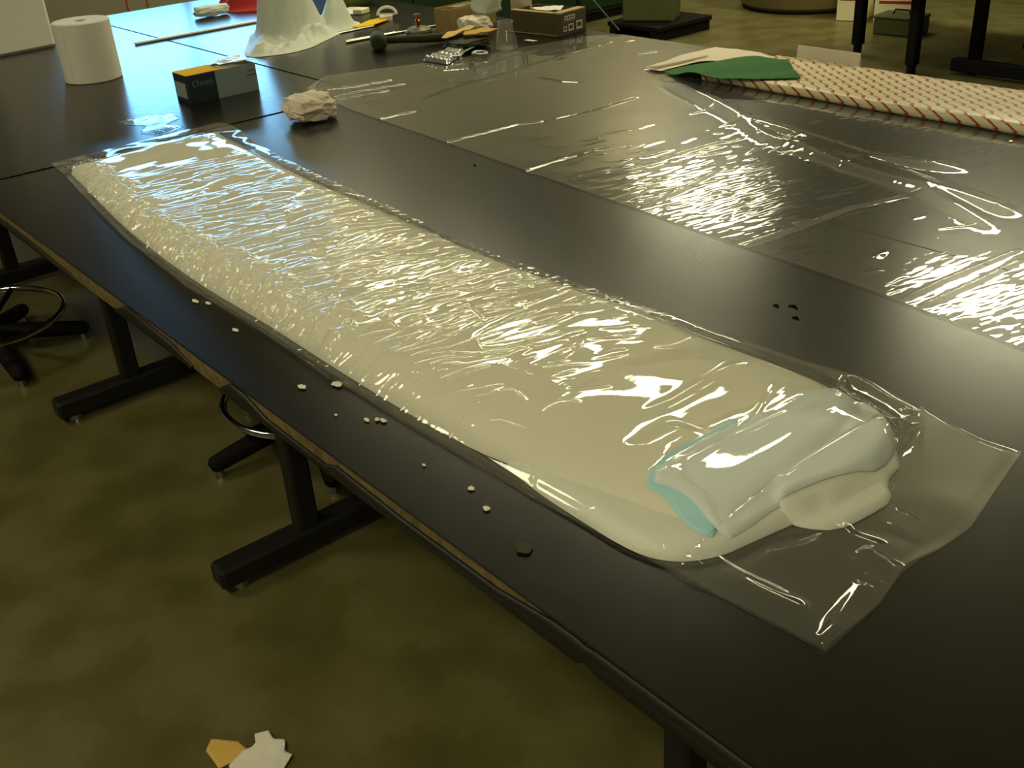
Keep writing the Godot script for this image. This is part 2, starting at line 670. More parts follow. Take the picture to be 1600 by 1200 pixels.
# =============================================================== tables
func work_table(label: String, x0: float, x1: float, z0: float, z1: float, legs: Array, worn: bool) -> Node3D:
	var o := thing("work_table", label, "table", Vector3((x0 + x1) / 2, 0, (z0 + z1) / 2), 0.0)
	var c := o.position
	var sx := x1 - x0
	var sz := z0 - z1
	obj("tabletop", box_mesh(Vector3(0, T - 0.002, 0), Vector3(sx, 0.004, sz), 0.0015), M.table, o)
	obj("wood_core", box_mesh(Vector3(0, T - 0.021, 0), Vector3(sx - 0.004, 0.034, sz - 0.004), 0.001), M.core if worn else M.band, o)
	var st := new_st()
	for s in [-1, 1]:
		bx(st, Vector3(0, T - 0.073, s * (sz / 2 - 0.12)), Vector3(sx - 0.2, 0.07, 0.03), 0.003)
		bx(st, Vector3(s * (sx / 2 - 0.1), T - 0.073, 0), Vector3(0.03, 0.07, sz - 0.24), 0.003)
	obj("apron", fin(st), M.steel, o)
	for x in legs:
		var lx: float = x - c.x
		var b := new_st()
		bx(b, Vector3(lx, 0.045, 0), Vector3(0.062, 0.055, sz - 0.04), 0.008)
		obj("foot_bar", fin(b), M.steel, o)
		for s in [-1, 1]:
			obj("leg", box_mesh(Vector3(lx, 0.355, s * 0.36), Vector3(0.05, 0.57, 0.05), 0.006), M.steel, o)
			obj("foot_glide", lathe_mesh([Vector2(0, 0.018), Vector2(0.018, 0.018), Vector2(0.022, 0.0), Vector2(0, 0)], Vector3(lx, 0, s * (sz / 2 - 0.07)), 16), M.metal, o)
		obj("crossbar", box_mesh(Vector3(lx, T - 0.075, 0), Vector3(0.05, 0.05, sz - 0.28), 0.004), M.steel, o)
	return o

func band(o: Node3D, pts: Array, front: float) -> void:
	# a strip of edge band: a list of x, lower y, upper y (y measured down from the table top) along the front edge
	var st := new_st()
	var c := o.position
	for i in pts.size() - 1:
		var p: Vector3 = pts[i]
		var q: Vector3 = pts[i + 1]
		var a := Vector3(p.x - c.x, T - p.y, front - c.z)
		var b := Vector3(q.x - c.x, T - q.y, front - c.z)
		var d := Vector3(q.x - c.x, T - q.z, front - c.z)
		var e := Vector3(p.x - c.x, T - p.z, front - c.z)
		var k := Vector3(0, 0, 0.003)
		quad(st, a + k, b + k, d + k, e + k)
		quad(st, b - k, a - k, e - k, d - k)
		quad(st, e + k, d + k, d - k, e - k)
		quad(st, a - k, b - k, b + k, a + k)
	quad(st, Vector3(pts[0].x - c.x, T - pts[0].y, front - c.z - 0.003), Vector3(pts[0].x - c.x, T - pts[0].y, front - c.z + 0.003), Vector3(pts[0].x - c.x, T - pts[0].z, front - c.z + 0.003), Vector3(pts[0].x - c.x, T - pts[0].z, front - c.z - 0.003))
	obj("edge_band", fin(st), M.band, o)

func work_tables() -> void:
	var a := work_table("long black work table with a worn edge, carrying the padding in its plastic bag", -3.048, 0.65, FRONT, MID, [-2.94, -1.885, -0.72, 0.4], true)
	band(a, [Vector3(-3.04, 0.038, 0.022), Vector3(-2.6, 0.038, 0.02), Vector3(-2.3, 0.038, 0.03), Vector3(-2.25, 0.038, 0.036)], FRONT)
	band(a, [Vector3(-2.02, 0.036, 0.03), Vector3(-1.95, 0.036, 0.004), Vector3(-1.75, 0.036, 0.012), Vector3(-1.66, 0.036, 0.03)], FRONT)
	band(a, [Vector3(-1.55, 0.038, 0.03), Vector3(-1.50, 0.038, 0.004), Vector3(-1.45, 0.038, 0.006), Vector3(-1.38, 0.038, 0.024), Vector3(-1.2, 0.038, 0.026), Vector3(-1.17, 0.038, 0.014), Vector3(-1.0, 0.038, 0.02), Vector3(-0.80, 0.038, 0.018), Vector3(-0.70, 0.038, 0.004), Vector3(-0.66, 0.038, 0.003), Vector3(-0.645, 0.028, 0.006), Vector3(-0.63, 0.036, 0.003), Vector3(0.64, 0.038, 0.003)], FRONT)
	work_table("black work table under the paper towel roll, shining with window light", -5.66, -3.066, FRONT, -1.838, [-5.4, -4.165], true)
	work_table("black work table at the back under the wide clear plastic sheet", -2.998, 0.0, MID - 0.0006, BACK, [-2.8, -1.6, -0.3], false)
	work_table("black work table at the back left holding the mallet and boxes", -5.66, -3.006, -1.846, BACK, [-5.5, -4.3, -3.2], false)

# =============================================================== padding in its bag
var cloth: Field

func noise(seed_: int, freq: float, oct := 3) -> FastNoiseLite:
	var n := FastNoiseLite.new()
	n.seed = seed_
	n.frequency = freq
	n.fractal_octaves = oct
	return n

func lift(poly: PackedVector2Array, thick: float) -> void:   # writes a layer into the height raster
	for j in cloth.nz:
		for i in cloth.nx:
			var q := Vector2(cloth.x0 + i * cloth.step, cloth.z0 + j * cloth.step)
			if Geometry2D.is_point_in_polygon(q, poly):
				var d := nearest_on(poly, q).distance_to(q)
				cloth.h[j * cloth.nx + i] = maxf(cloth.h[j * cloth.nx + i], T + 0.001) + round_(d, minf(thick * 1.3, 0.07)) * thick

func round_(d: float, r: float) -> float:
	var t := clampf(d / r, 0.0, 1.0)
	return sqrt(maxf(0.0, 1.0 - (1.0 - t) * (1.0 - t)))

func layer(called: String, poly: PackedVector2Array, thick: float, m: Material, parent: Node, bump: FastNoiseLite, amp: float, cell := 0.01) -> void:
	var base := cloth.h.duplicate()
	var before := Field.new(Vector2(cloth.x0, cloth.z0), Vector2(cloth.x0, cloth.z0), cloth.step)
	before.nx = cloth.nx
	before.nz = cloth.nz
	before.h = base
	var r := minf(thick * 1.3, 0.07)
	var dn := func(c: Vector2) -> float: return maxf(before.at(c.x, c.y), T + 0.0008)
	var up := func(c: Vector2, d: float) -> float: return maxf(before.at(c.x, c.y), T + 0.0008) + round_(d, r) * (thick + amp * bump.get_noise_2d(c.x, c.y))
	obj(called, pad_mesh(poly, cell, up, dn), m, parent)
	lift(poly, thick + absf(amp) * 0.5)

func padding_and_bag() -> void:
	cloth = Field.new(Vector2(-3.32, -1.42), Vector2(-0.38, -0.64), 0.01)
	cloth.h.fill(T)
	var o := thing("quilt_padding", "thick white quilt padding folded in a long strip inside the clear bag", "fabric")
	var bump := noise(5, 2.2)
	var lower := soften(vs([-1.02, -0.740, -0.90, -0.724, -0.82, -0.722, -0.715, -0.722, -0.668, -0.745, -0.640, -0.79, -0.632, -0.838, -0.618, -0.913, -0.598, -1.0, -0.618, -1.13, -0.65, -1.17, -0.70, -1.202, -1.0, -1.2]), 2)
	layer("lower_layer", lower, 0.018, M.end, o, bump, 0.002, 0.008)
	var inner := soften(vs([-0.70, -0.95, -0.645, -0.895, -0.605, -0.905, -0.575, -0.93, -0.566, -0.975, -0.562, -1.035, -0.590, -1.055, -0.602, -1.12, -0.66, -1.15, -0.74, -1.1]), 1)
	layer("under_fold", inner, 0.010, M.end, o, bump, 0.004, 0.006)
	var main := soften(vs([-2.958, -0.835, -2.955, -0.822, -2.945, -0.818, -2.93, -0.816, -2.63, -0.778, -2.33, -0.742, -1.94, -0.72, -1.66, -0.726, -1.45, -0.722, -1.18, -0.722, -1.0, -0.732, -0.90, -0.742, -0.80, -0.775, -0.70, -0.797, -0.655, -0.83, -0.66, -0.93, -0.672, -1.08, -0.70, -1.17, -0.74, -1.19, -0.84, -1.20, -0.95, -1.20, -1.15, -1.19, -1.33, -1.178, -1.50, -1.168, -1.67, -1.172, -1.88, -1.186, -2.2, -1.197, -2.53, -1.222, -2.93, -1.264, -2.955, -1.266, -2.965, -1.262, -2.967, -1.25, -2.966, -1.0]), 2)
	# the long folded strip: thin at its far end
	var before := cloth.h.duplicate()
	var f := Field.new(Vector2(cloth.x0, cloth.z0), Vector2(cloth.x0, cloth.z0), cloth.step)
	f.nx = cloth.nx
	f.nz = cloth.nz
	f.h = before
	f.blur(5)
	var dn := func(c: Vector2) -> float: return maxf(f.at(c.x, c.y), T + 0.0008)
	var up := func(c: Vector2, d: float) -> float:
		var th := lerpf(0.026, 0.044, smoothstep(-3.0, -1.5, c.x)) - 0.028 * smoothstep(-1.15, -0.85, c.x)
		th += 0.0035 * bump.get_noise_2d(c.x, c.y * 1.5)
		return maxf(f.at(c.x, c.y), T + 0.0008) + th * round_(d, lerpf(0.06, 0.03, smoothstep(-1.15, -0.85, c.x)))
	obj("folded_strip", pad_mesh(main, 0.01, up, dn), M.batt, o)
	for j in cloth.nz:
		for i in cloth.nx:
			var q := Vector2(cloth.x0 + i * cloth.step, cloth.z0 + j * cloth.step)
			if Geometry2D.is_point_in_polygon(q, main):
				cloth.h[j * cloth.nx + i] = up.call(q, nearest_on(main, q).distance_to(q))
	# the top flap with its turquoise edge
	var trim := soften(vs([-0.778, -0.799, -0.745, -0.802, -0.70, -0.793, -0.668, -0.787, -0.652, -0.800, -0.69, -0.835, -0.75, -0.835, -0.775, -0.88, -0.776, -1.0, -0.800, -1.01, -0.803, -0.87]), 1)
	layer("turquoise_lining", trim, 0.004, M.teal, o, bump, 0.0, 0.004)
	var flap := soften(vs([-0.772, -0.805, -0.74, -0.817, -0.693, -0.815, -0.645, -0.806, -0.640, -0.835, -0.640, -0.90, -0.630, -0.96, -0.612, -1.02, -0.602, -1.06, -0.615, -1.12, -0.648, -1.165, -0.70, -1.19, -0.775, -1.17, -0.783, -0.993, -0.790, -0.872]), 1)
	layer("top_flap", flap, 0.006, M.flap, o, bump, 0.001, 0.005)

	# ---- the bag: one clear sheet laid over all of it, one under it
	var bag := thing("plastic_bag", "long clear plastic bag wrinkled over the white padding, open and empty at its right end", "bag")
	var poly := vs([-3.09, -0.812, -2.93, -0.798, -2.63, -0.757, -2.33, -0.722, -1.94, -0.698, -1.66, -0.704, -1.45, -0.700, -1.18, -0.699, -1.0, -0.706, -0.9, -0.713, -0.78, -0.720, -0.636, -0.733, -0.46, -0.747, -0.462, -0.80, -0.464, -0.85, -0.480, -0.93, -0.471, -0.985, -0.467, -1.047, -0.489, -1.152, -0.505, -1.24, -0.562, -1.235, -0.655, -1.250, -0.774, -1.275, -0.88, -1.258, -1.0, -1.253, -1.2, -1.24, -1.395, -1.228, -1.57, -1.216, -1.75, -1.22, -1.97, -1.238, -2.35, -1.255, -2.68, -1.285, -3.03, -1.345, -3.12, -1.335, -3.10, -1.25, -3.10, -1.046])
	var tent := Field.new(Vector2(cloth.x0, cloth.z0), Vector2(-0.38, -0.64), cloth.step)
	tent.h = cloth.h.duplicate()
	tent.blur(2)
	for i in tent.h.size():
		tent.h[i] = maxf(tent.h[i], cloth.h[i]) + 0.0035
	tent.blur(1)
	for i in tent.h.size():
		tent.h[i] = maxf(tent.h[i], cloth.h[i] + 0.0015)
	var g := Field.new(Vector2(-3.14, -1.37), Vector2(-0.44, -0.68), 0.0025)
	# wrinkles, which run across the strip
	var w := Field.new(Vector2(-3.14, -1.37), Vector2(-0.44, -0.68), 0.0025)
	wrinkles(w)
	var n1 := noise(21, 1.0, 3)
	var n2 := noise(22, 1.0, 2)
	var n3 := noise(23, 1.0, 2)
	var n4 := noise(24, 1.0, 1)
	for j in g.nz:
		for i in g.nx:
			var x := g.x0 + i * g.step
			var z := g.z0 + j * g.step
			var k := j * g.nx + i
			var busy := smoothstep(-2.75, -2.35, x) * (1.0 - smoothstep(-1.35, -0.98, x))
			var edge := 1.0 - smoothstep(-0.86, -0.76, -absf(z + 0.72) - 0.72)
			var crinkle := smoothstep(-0.84, -0.76, z) * smoothstep(-3.0, -2.5, x) * (1.0 - smoothstep(-1.55, -1.4, x))
			var e := 0.00045 * (0.15 + busy) * n1.get_noise_2d(x * 22.0, z * 5.0)
			e += 0.0020 * n2.get_noise_2d(x * 5.0 + 40.0, z * 4.0)
			var fold1 := maxf(0.0, 1.0 - 5.0 * absf(n4.get_noise_2d(x * 13.0, z * 3.4)))
			var fold2 := maxf(0.0, 1.0 - 5.0 * absf(n4.get_noise_2d(x * 21.0 + z * 6.0 + 70.0, z * 5.0)))
			e += (0.0013 * fold1 * fold1 + 0.0009 * fold2 * fold2) * busy
			e += 0.0020 * crinkle * absf(n3.get_noise_2d(x * 34.0, z * 18.0))
			g.h[k] = maxf(tent.at(x, z) + w.h[k] + e, maxf(T, cloth.at(x, z)) + 0.0012)
	# the rim lies down on the table, lifted here and there at the open end
	for j in g.nz:
		for i in g.nx:
			var q := Vector2(g.x0 + i * g.step, g.z0 + j * g.step)
			var k := j * g.nx + i
			var d := 1.0
			if q.x > -0.62 or q.x < -2.95 or q.y > -0.80 or q.y < -1.14:
				d = nearest_on(poly, q).distance_to(q) if Geometry2D.is_point_in_polygon(q, poly) else 0.0
			g.h[k] = lerpf(minf(g.h[k], T + 0.006), g.h[k], smoothstep(0.0, 0.008 if q.x > -0.6 and q.y > -0.9 else 0.02, d))
			if q.x > -0.66:
				g.h[k] += 0.014 * clampf((-0.48 - q.x) / 0.17, 0.0, 1.0) * smoothstep(-0.68, -0.64, q.x) * smoothstep(0.0, 0.02, d)
			if q.x > -0.6:
				g.h[k] += 0.003 * smoothstep(-0.56, -0.46, q.x) * (0.5 + 0.5 * sin((q.y + 0.80) * 40.0)) * smoothstep(0.0, 0.015, -q.y - 0.74)
	obj("upper_film", g.mesh(poly, self), M.film, bag)
	var low := Field.new(Vector2(-3.14, -1.37), Vector2(-0.44, -0.68), 0.03)
	low.h.fill(T + 0.0005)
	obj("lower_film", low.mesh(poly, self), M.film, bag)

func wrinkles(w: Field) -> void:
	# the creases that can be told apart over the padding
	var strong := [
		[-0.884, -1.177, -0.879, -1.074, -0.874, -0.973, -0.882, -0.903], [-1.209, -0.993, -1.202, -1.029, -1.201, -1.068], [-1.081, -0.675, -1.079, -0.718, -1.079, -0.764, -1.090, -0.839],
		[-1.274, -0.739, -1.234, -0.759, -1.196, -0.769], [-1.101, -0.764, -1.083, -0.803, -1.073, -0.831, -1.022, -0.824], [-1.073, -0.737, -1.024, -0.767, -0.964, -0.781],
		[-1.160, -0.748, -1.131, -0.762, -1.107, -0.798, -1.092, -0.837], [-1.165, -0.850, -1.119, -0.870, -1.082, -0.883], [-1.548, -0.759, -1.507, -0.800, -1.482, -0.813, -1.492, -0.884],
		[-1.533, -0.809, -1.534, -0.884, -1.512, -0.942], [-1.266, -0.844, -1.282, -0.909, -1.288, -0.954], [-1.261, -0.803, -1.236, -0.835, -1.193, -0.866, -1.168, -0.904],
		[-1.298, -0.804, -1.300, -0.844, -1.300, -0.909], [-1.357, -0.926, -1.364, -0.973, -1.274, -0.950], [-1.348, -1.024, -1.306, -1.025, -1.295, -1.060], [-1.449, -0.842, -1.370, -0.828, -1.324, -0.887],
		[-1.460, -0.696, -1.415, -0.731, -1.419, -0.784], [-0.892, -0.712, -0.903, -0.722, -0.928, -0.753], [-0.799, -0.733, -0.798, -0.748, -0.802, -0.769], [-1.147, -0.699, -1.125, -0.705, -1.135, -0.716],
		[-1.411, -1.082, -1.351, -1.108, -1.329, -1.097], [-1.210, -1.094, -1.231, -1.129, -1.233, -1.146], [-1.005, -1.116, -0.999, -1.163], [-1.017, -0.889, -1.002, -0.901, -0.973, -0.944],
		[-0.992, -0.817, -0.992, -0.847, -0.972, -0.879], [-0.786, -0.816, -0.775, -0.840, -0.763, -0.865]]
	for s in strong:
		w.ridge(vs(s), 0.0016, 0.0032)
	var more := [
		[-0.763, -0.865, -0.758, -0.958, -0.745, -1.064], [-0.759, -0.907, -0.770, -1.012, -0.826, -1.132], [-1.642, -0.983, -1.625, -1.032, -1.490, -1.115], [-1.705, -0.950, -1.685, -1.012, -1.658, -1.150],
		[-2.166, -0.872, -2.140, -0.937, -2.098, -0.995], [-2.083, -0.863, -2.062, -0.960], [-2.336, -1.054, -2.304, -1.124, -2.267, -1.192], [-2.154, -1.109, -2.134, -1.167, -2.098, -1.215],
		[-2.038, -0.753, -2.005, -0.854, -1.994, -0.938], [-1.893, -0.742, -1.884, -0.807, -1.878, -0.905], [-2.408, -0.872, -2.390, -0.979], [-1.710, -0.718, -1.714, -0.814, -1.705, -0.907]]
	for s in more:
		w.ridge(vs(s), 0.0018, 0.0036)
	# the wide crease by the turquoise edge and the blister left of it
	w.ridge(vs([-0.898, -1.177, -0.893, -1.074, -0.888, -0.973, -0.896, -0.903]), 0.004, 0.010)
	w.ridge(vs([-0.822, -0.830, -0.829, -0.890, -0.829, -0.950]), 0.0065, 0.022)
	# the empty end
	w.ridge(vs([-0.716, -1.151, -0.675, -1.180, -0.630, -1.207]), 0.0036, 0.010)
	w.ridge(vs([-0.677, -0.757, -0.629, -0.759, -0.560, -0.766, -0.501, -0.780]), 0.0036, 0.011, 0.12)
	w.ridge(vs([-0.657, -0.770, -0.604, -0.772, -0.527, -0.789]), 0.0015, 0.003)
	w.ridge(vs([-0.598, -1.012, -0.572, -0.954, -0.556, -0.907, -0.533, -0.867]), 0.005, 0.009)
	w.ridge(vs([-0.629, -1.199, -0.609, -1.109, -0.598, -1.073]), 0.004, 0.005)
	w.ridge(vs([-0.533, -0.910, -0.501, -0.907, -0.470, -0.907]), 0.009, 0.010)
	w.ridge(vs([-0.601, -0.916, -0.555, -0.917, -0.498, -0.935]), 0.005, 0.012)
	w.ridge(vs([-0.466, -0.745, -0.476, -0.79, -0.483, -0.822, -0.491, -0.868]), 0.0043, 0.011, 0.08)
	w.ridge(vs([-0.519, -0.962, -0.525, -0.993, -0.528, -1.017]), 0.006, 0.016)
	for s in [[-0.796, -1.27, -0.758, -1.205, -0.727, -1.145], [-0.796, -1.27, -0.759, -1.25, -0.738, -1.246], [-0.796, -1.27, -0.705, -1.242, -0.648, -1.234], [-0.683, -1.225, -0.642, -1.240, -0.591, -1.236]]:
		w.ridge(vs(s), 0.006, 0.006)
	# the many small ones, thickest over the middle of the strip
	var r := RandomNumberGenerator.new()
	r.seed = 77
	for i in 330:
		var x := -1.72 + r.randfn(0.0, 0.42)
		if x < -2.9 or x > -1.0:
			continue
		var z := r.randf_range(-1.21, -0.74)
		if z < -1.05 and r.randf() < 0.45:
			continue
		var l := r.randf_range(0.02, 0.10)
		var a := r.randfn(0.25, 0.22)
		var d := Vector2(sin(a), -cos(a)) * l
		var p := Vector2(x, z)
		var bend := Vector2(r.randf_range(-0.012, 0.012), 0)
		w.ridge(PackedVector2Array([p - d * 0.5, p + bend, p + d * 0.5]), r.randf_range(0.0006, 0.0018), r.randf_range(0.0024, 0.0042), 0.4)
	# short crinkles along the near side
	for i in 380:
		var x := r.randf_range(-2.95, -1.42)
		var z := lerpf(-0.80, -0.72, smoothstep(-3.0, -2.0, x)) - r.randf_range(-0.01, 0.085)
		var a := r.randfn(0.15, 0.6)
		var d := Vector2(sin(a), -cos(a)) * r.randf_range(0.015, 0.06)
		w.ridge(PackedVector2Array([Vector2(x, z) - d * 0.5, Vector2(x, z) + d * 0.5]), r.randf_range(0.0025, 0.006), r.randf_range(0.003, 0.005), 0.4)
	for i in 120:
		var x := r.randf_range(-2.8, -1.42)
		var z := lerpf(-0.80, -0.725, smoothstep(-3.0, -2.0, x)) - r.randf_range(-0.005, 0.09)
		var a := r.randfn(0.3, 0.7)
		var d := Vector2(sin(a), -cos(a)) * r.randf_range(0.03, 0.08)
		w.ridge(PackedVector2Array([Vector2(x, z) - d * 0.5, Vector2(x + r.randf_range(-0.01, 0.01), z), Vector2(x, z) + d * 0.5]), r.randf_range(0.005, 0.010), r.randf_range(0.005, 0.009), 0.4)
	# pulled corner at the far left end
	for i in 26:
		var x := r.randf_range(-3.08, -2.85)
		var z := r.randf_range(-1.3, -1.12) if i % 2 == 0 else r.randf_range(-0.90, -0.82)
		var a := r.randfn(0.5, 0.7)
		var d := Vector2(sin(a), -cos(a)) * r.randf_range(0.02, 0.07)
		w.ridge(PackedVector2Array([Vector2(x, z) - d * 0.5, Vector2(x, z) + d * 0.5]), r.randf_range(0.0015, 0.003), r.randf_range(0.003, 0.005), 0.4)

# =============================================================== the wide sheet on the back table
func back_sheet() -> void:
	var poly := vs([-3.268, -1.742, -2.899, -1.679, -2.365, -1.648, -1.98, -1.622, -1.955, -1.612, -1.901, -1.618, -1.555, -1.597, -1.269, -1.577, -0.894, -1.554, -0.649, -1.525, -0.15, -1.49, -0.15, -2.975, -2.184, -2.974, -2.585, -2.980, -2.998, -2.976, -3.08, -2.886, -3.119, -2.721, -3.164, -2.505, -3.219, -2.277, -3.307, -2.083, -3.385, -1.888])
	var g := Field.new(Vector2(-3.42, -3.02), Vector2(-0.10, -1.46), 0.004)
	var n1 := noise(31, 1.0, 2)
	var n2 := noise(32, 1.0, 2)
	var n3 := noise(33, 1.0, 2)
	for j in g.nz:
		for i in g.nx:
			var x := g.x0 + i * g.step
			var z := g.z0 + j * g.step
			var calm := 0.12 + 0.88 * maxf(exp(-pow((x + 1.50) / 0.24, 2.0)), exp(-pow((x + 0.70) / 0.2, 2.0)))
			var e := 0.0004 * calm * n1.get_noise_2d(x * 30.0, z * 7.0)
			e += 0.0007 * n2.get_noise_2d(x * 5.0, z * 4.0)
			e += 0.0004 * calm * n3.get_noise_2d(x * 60.0, z * 16.0 + x * 30.0)
			g.h[j * g.nx + i] = T + 0.0035 + e
	var folds := [
		[-2.404, -2.531, -2.212, -2.457, -1.940, -2.330, -1.683, -2.204, -1.399, -2.130, -1.174, -2.090, -0.890, -1.941],
		[-2.310, -2.490, -1.806, -2.305, -1.402, -2.212, -1.121, -2.278], [-1.657, -2.223, -1.277, -2.153, -0.926, -2.060]]
	for s in folds:
		g.ridge(vs(s), 0.010, 0.028, 0.12)
	var pinch := [
		[-1.970, -1.598, -1.968, -1.720, -1.959, -1.847, -1.912, -1.941], [-1.254, -1.559, -1.239, -1.640, -1.217, -1.892, -1.156, -2.087], [-0.882, -1.546, -0.877, -1.669, -0.866, -1.758, -0.847, -1.907],
		[-0.845, -1.545, -0.831, -1.705, -0.820, -1.866], [-2.701, -1.641, -2.704, -1.729, -2.690, -1.803], [-3.078, -1.729, -3.059, -1.867, -3.024, -2.000], [-3.035, -1.695, -3.020, -1.801, -2.990, -1.907],
		[-2.338, -1.628, -2.331, -1.735, -2.315, -1.885, -2.276, -1.973], [-2.276, -1.973, -2.253, -2.129, -2.262, -2.326], [-3.213, -1.761, -3.138, -1.867, -3.112, -2.007], [-1.564, -1.576, -1.570, -1.738, -1.608, -1.938]]
	for s in pinch:
		g.ridge(vs(s), 0.004, 0.0048, 0.1)
	var soft := [
		[-3.029, -2.165, -3.033, -2.340, -3.062, -2.639], [-3.093, -2.157, -3.027, -2.248, -3.010, -2.380], [-2.725, -2.314, -2.597, -2.314, -2.514, -2.350], [-2.697, -2.741, -2.656, -2.830],
		[-2.503, -2.574, -2.494, -2.751], [-2.917, -2.864, -2.958, -2.771], [-1.772, -1.821, -1.770, -1.958, -1.748, -2.154], [-2.768, -1.821, -2.837, -2.022, -2.874, -2.385, -2.920, -2.767]]
	for s in soft:
		g.ridge(vs(s), 0.003, 0.006, 0.2)
	var r := RandomNumberGenerator.new()
	r.seed = 91
	for i in 150:
		var x := -1.60 + r.randfn(0.0, 0.24) if i < 95 else r.randf_range(-3.1, -0.5)
		var z := r.randf_range(-2.25, -1.6) if i < 95 else r.randf_range(-2.9, -1.6)
		var a := r.randfn(0.1, 0.25)
		var d := Vector2(sin(a), -cos(a)) * r.randf_range(0.03, 0.14)
		g.ridge(PackedVector2Array([Vector2(x, z) - d * 0.5, Vector2(x + r.randf_range(-0.008, 0.008), z), Vector2(x, z) + d * 0.5]), r.randf_range(0.0006, 0.0018), r.randf_range(0.004, 0.006), 0.4)
	for k in g.h.size():
		g.h[k] = maxf(g.h[k], T + 0.0012)
	tag(obj("plastic_sheet", g.mesh(poly, self), M.film2), "wide clear plastic sheet with creases spread over the back table", "plastic sheet")

# =============================================================== gift wrap
func wrapping() -> void:
	# printed paper: cream with stepped red lines
	var img := Image.create(512, 512, false, Image.FORMAT_RGB8)
	var n := noise(41, 0.05, 2)
	for y in 512:
		for x in 512:
			var u := x / 512.0
			var v := y / 512.0
			var stepv := 0.11 * (absf(fposmod(v * 4.0, 1.0) - 0.5) - 0.25) + 0.018 * (1.0 if fposmod(v * 4.0, 1.0) < 0.5 else -1.0)
			var q := fposmod((u + v + stepv) * 4.0, 1.0)
			var q2 := fposmod((u + v + stepv + 0.018) * 4.0, 1.0)
			var c := Color(0.93, 0.89, 0.72)
			c = c.darkened(0.03 * (0.5 + 0.5 * n.get_noise_2d(x, y)))
			if q2 < 0.16:
				c = c.lerp(Color(0.62, 0.40, 0.44), 0.55)
			if q < 0.17:
				c = Color(0.70, 0.10, 0.08)
			img.set_pixel(x, y, c)
	img.generate_mipmaps()
	var m := mat(Color.WHITE, 0.35)
	m.albedo_texture = ImageTexture.create_from_image(img)
	var o := thing("wrapping_paper", "flattened roll of cream wrapping paper with red zigzag stripes at the far table edge", "wrapping paper")
	var prof := []
	for k in 13:
		var g := -PI / 2 + PI * k / 12.0
		prof.append(Vector2(-2.592 + 0.014 * cos(g) * 1.2, T + 0.0185 + 0.015 * sin(g)))
	for k in 8:
		var t := (k + 1) / 8.0
		prof.append(Vector2(lerpf(-2.592, -2.957, t), T + 0.0335 - 0.018 * smoothstep(0.0, 1.0, t)))
	prof.append(Vector2(-2.960, T + 0.006))
	var st := new_st()
	st.set_smooth_group(1)
	var run := [0.0]
	for k in prof.size() - 1:
		run.append(run[k] + prof[k].distance_to(prof[k + 1]))
	var nseg := 60
	var S := 0.20
	var wob := noise(43, 2.0, 2)
	for i in nseg:
		var xa := lerpf(-2.235, -0.2, i / float(nseg))
		var xb := lerpf(-2.235, -0.2, (i + 1) / float(nseg))
		for k in prof.size() - 1:
			var p: Vector2 = prof[k]
			var q: Vector2 = prof[k + 1]
			var corner := [[xa, p, run[k]], [xb, p, run[k]], [xb, q, run[k + 1]], [xa, q, run[k + 1]]]
			for c in [0, 2, 1, 0, 3, 2]:
				var e = corner[c]
				var pp: Vector2 = e[1]
				st.set_uv(Vector2(e[0] / S, e[2] * 1.23 / S))
				st.add_vertex(Vector3(e[0], pp.y + 0.002 * wob.get_noise_2d(e[0] * 3.0, pp.y), pp.x + 0.006 * wob.get_noise_2d(e[0], 3.0)))
	st.index()
	st.generate_normals()
	obj("printed_paper", st.commit(), m, o)
	obj("paper_core", box_mesh(Vector3(-1.22, T + 0.008, -2.775), Vector3(2.0, 0.012, 0.34), 0.003), M.cream, o)
	tag(obj("white_board", box_mesh(Vector3(-1.15, T + 0.004, -2.969), Vector3(2.05, 0.005, 0.014), 0.001), M.white_paper), "white board edge showing behind the striped wrapping paper", "board")
	# green sheet over its left end
	var green := vs([-2.405, -2.585, -2.323, -2.566, -2.235, -2.545, -2.17, -2.535, -2.107, -2.525, -2.015, -2.572, -1.924, -2.663, -2.029, -2.765, -2.116, -2.848, -2.222, -2.836, -2.32, -2.80, -2.383, -2.756, -2.395, -2.671])
	tag(obj("green_paper", pad_mesh(green, 0.009, func(q: Vector2, _d: float) -> float: return T + 0.0088 + 0.0275 * smoothstep(-2.40, -2.20, q.x) + 0.003 * sin(q.x * 30.0 + q.y * 22.0), func(q: Vector2) -> float: return T + 0.0076 + 0.0275 * smoothstep(-2.40, -2.20, q.x) + 0.003 * sin(q.x * 30.0 + q.y * 22.0)), M.green), "piece of shiny green paper lying over the left end of the striped wrapping paper", "paper")
	var cl := thing("tissue_sheet", "cream translucent sheet folded beside the green paper", "sheet")
	obj("sheet", plate_mesh(vs([-2.496, -2.591, -2.420, -2.588, -2.411, -2.692, -2.405, -2.762, -2.33, -2.82, -2.26, -2.86, -2.24, -2.95, -2.316, -2.972, -2.429, -2.974, -2.51, -2.962, -2.524, -2.817]), T + 0.006, 0.0012, 0.006, 53, 0.012), M.tissue, cl)
	obj("folded_edge", tube_mesh([Vector3(-2.49, T + 0.012, -2.602), Vector3(-2.455, T + 0.014, -2.60), Vector3(-2.44, T + 0.014, -2.70), Vector3(-2.43, T + 0.014, -2.83)], [0.002, 0.005, 0.005, 0.003], 10), M.tissue, cl)
	var cd := thing("folded_card", "small white card standing on the far table edge behind the wrapping paper", "card", Vector3(-2.05, T, -2.972))
	obj("front_face", box_mesh(Vector3(0, 0.026, 0.0), Vector3(0.238, 0.053, 0.0015), 0.0005, Basis(Vector3.RIGHT, -0.12)), M.white_paper, cd)
	obj("back_face", box_mesh(Vector3(0, 0.026, -0.007), Vector3(0.238, 0.053, 0.0015), 0.0005, Basis(Vector3.RIGHT, 0.12)), M.white_paper, cd)

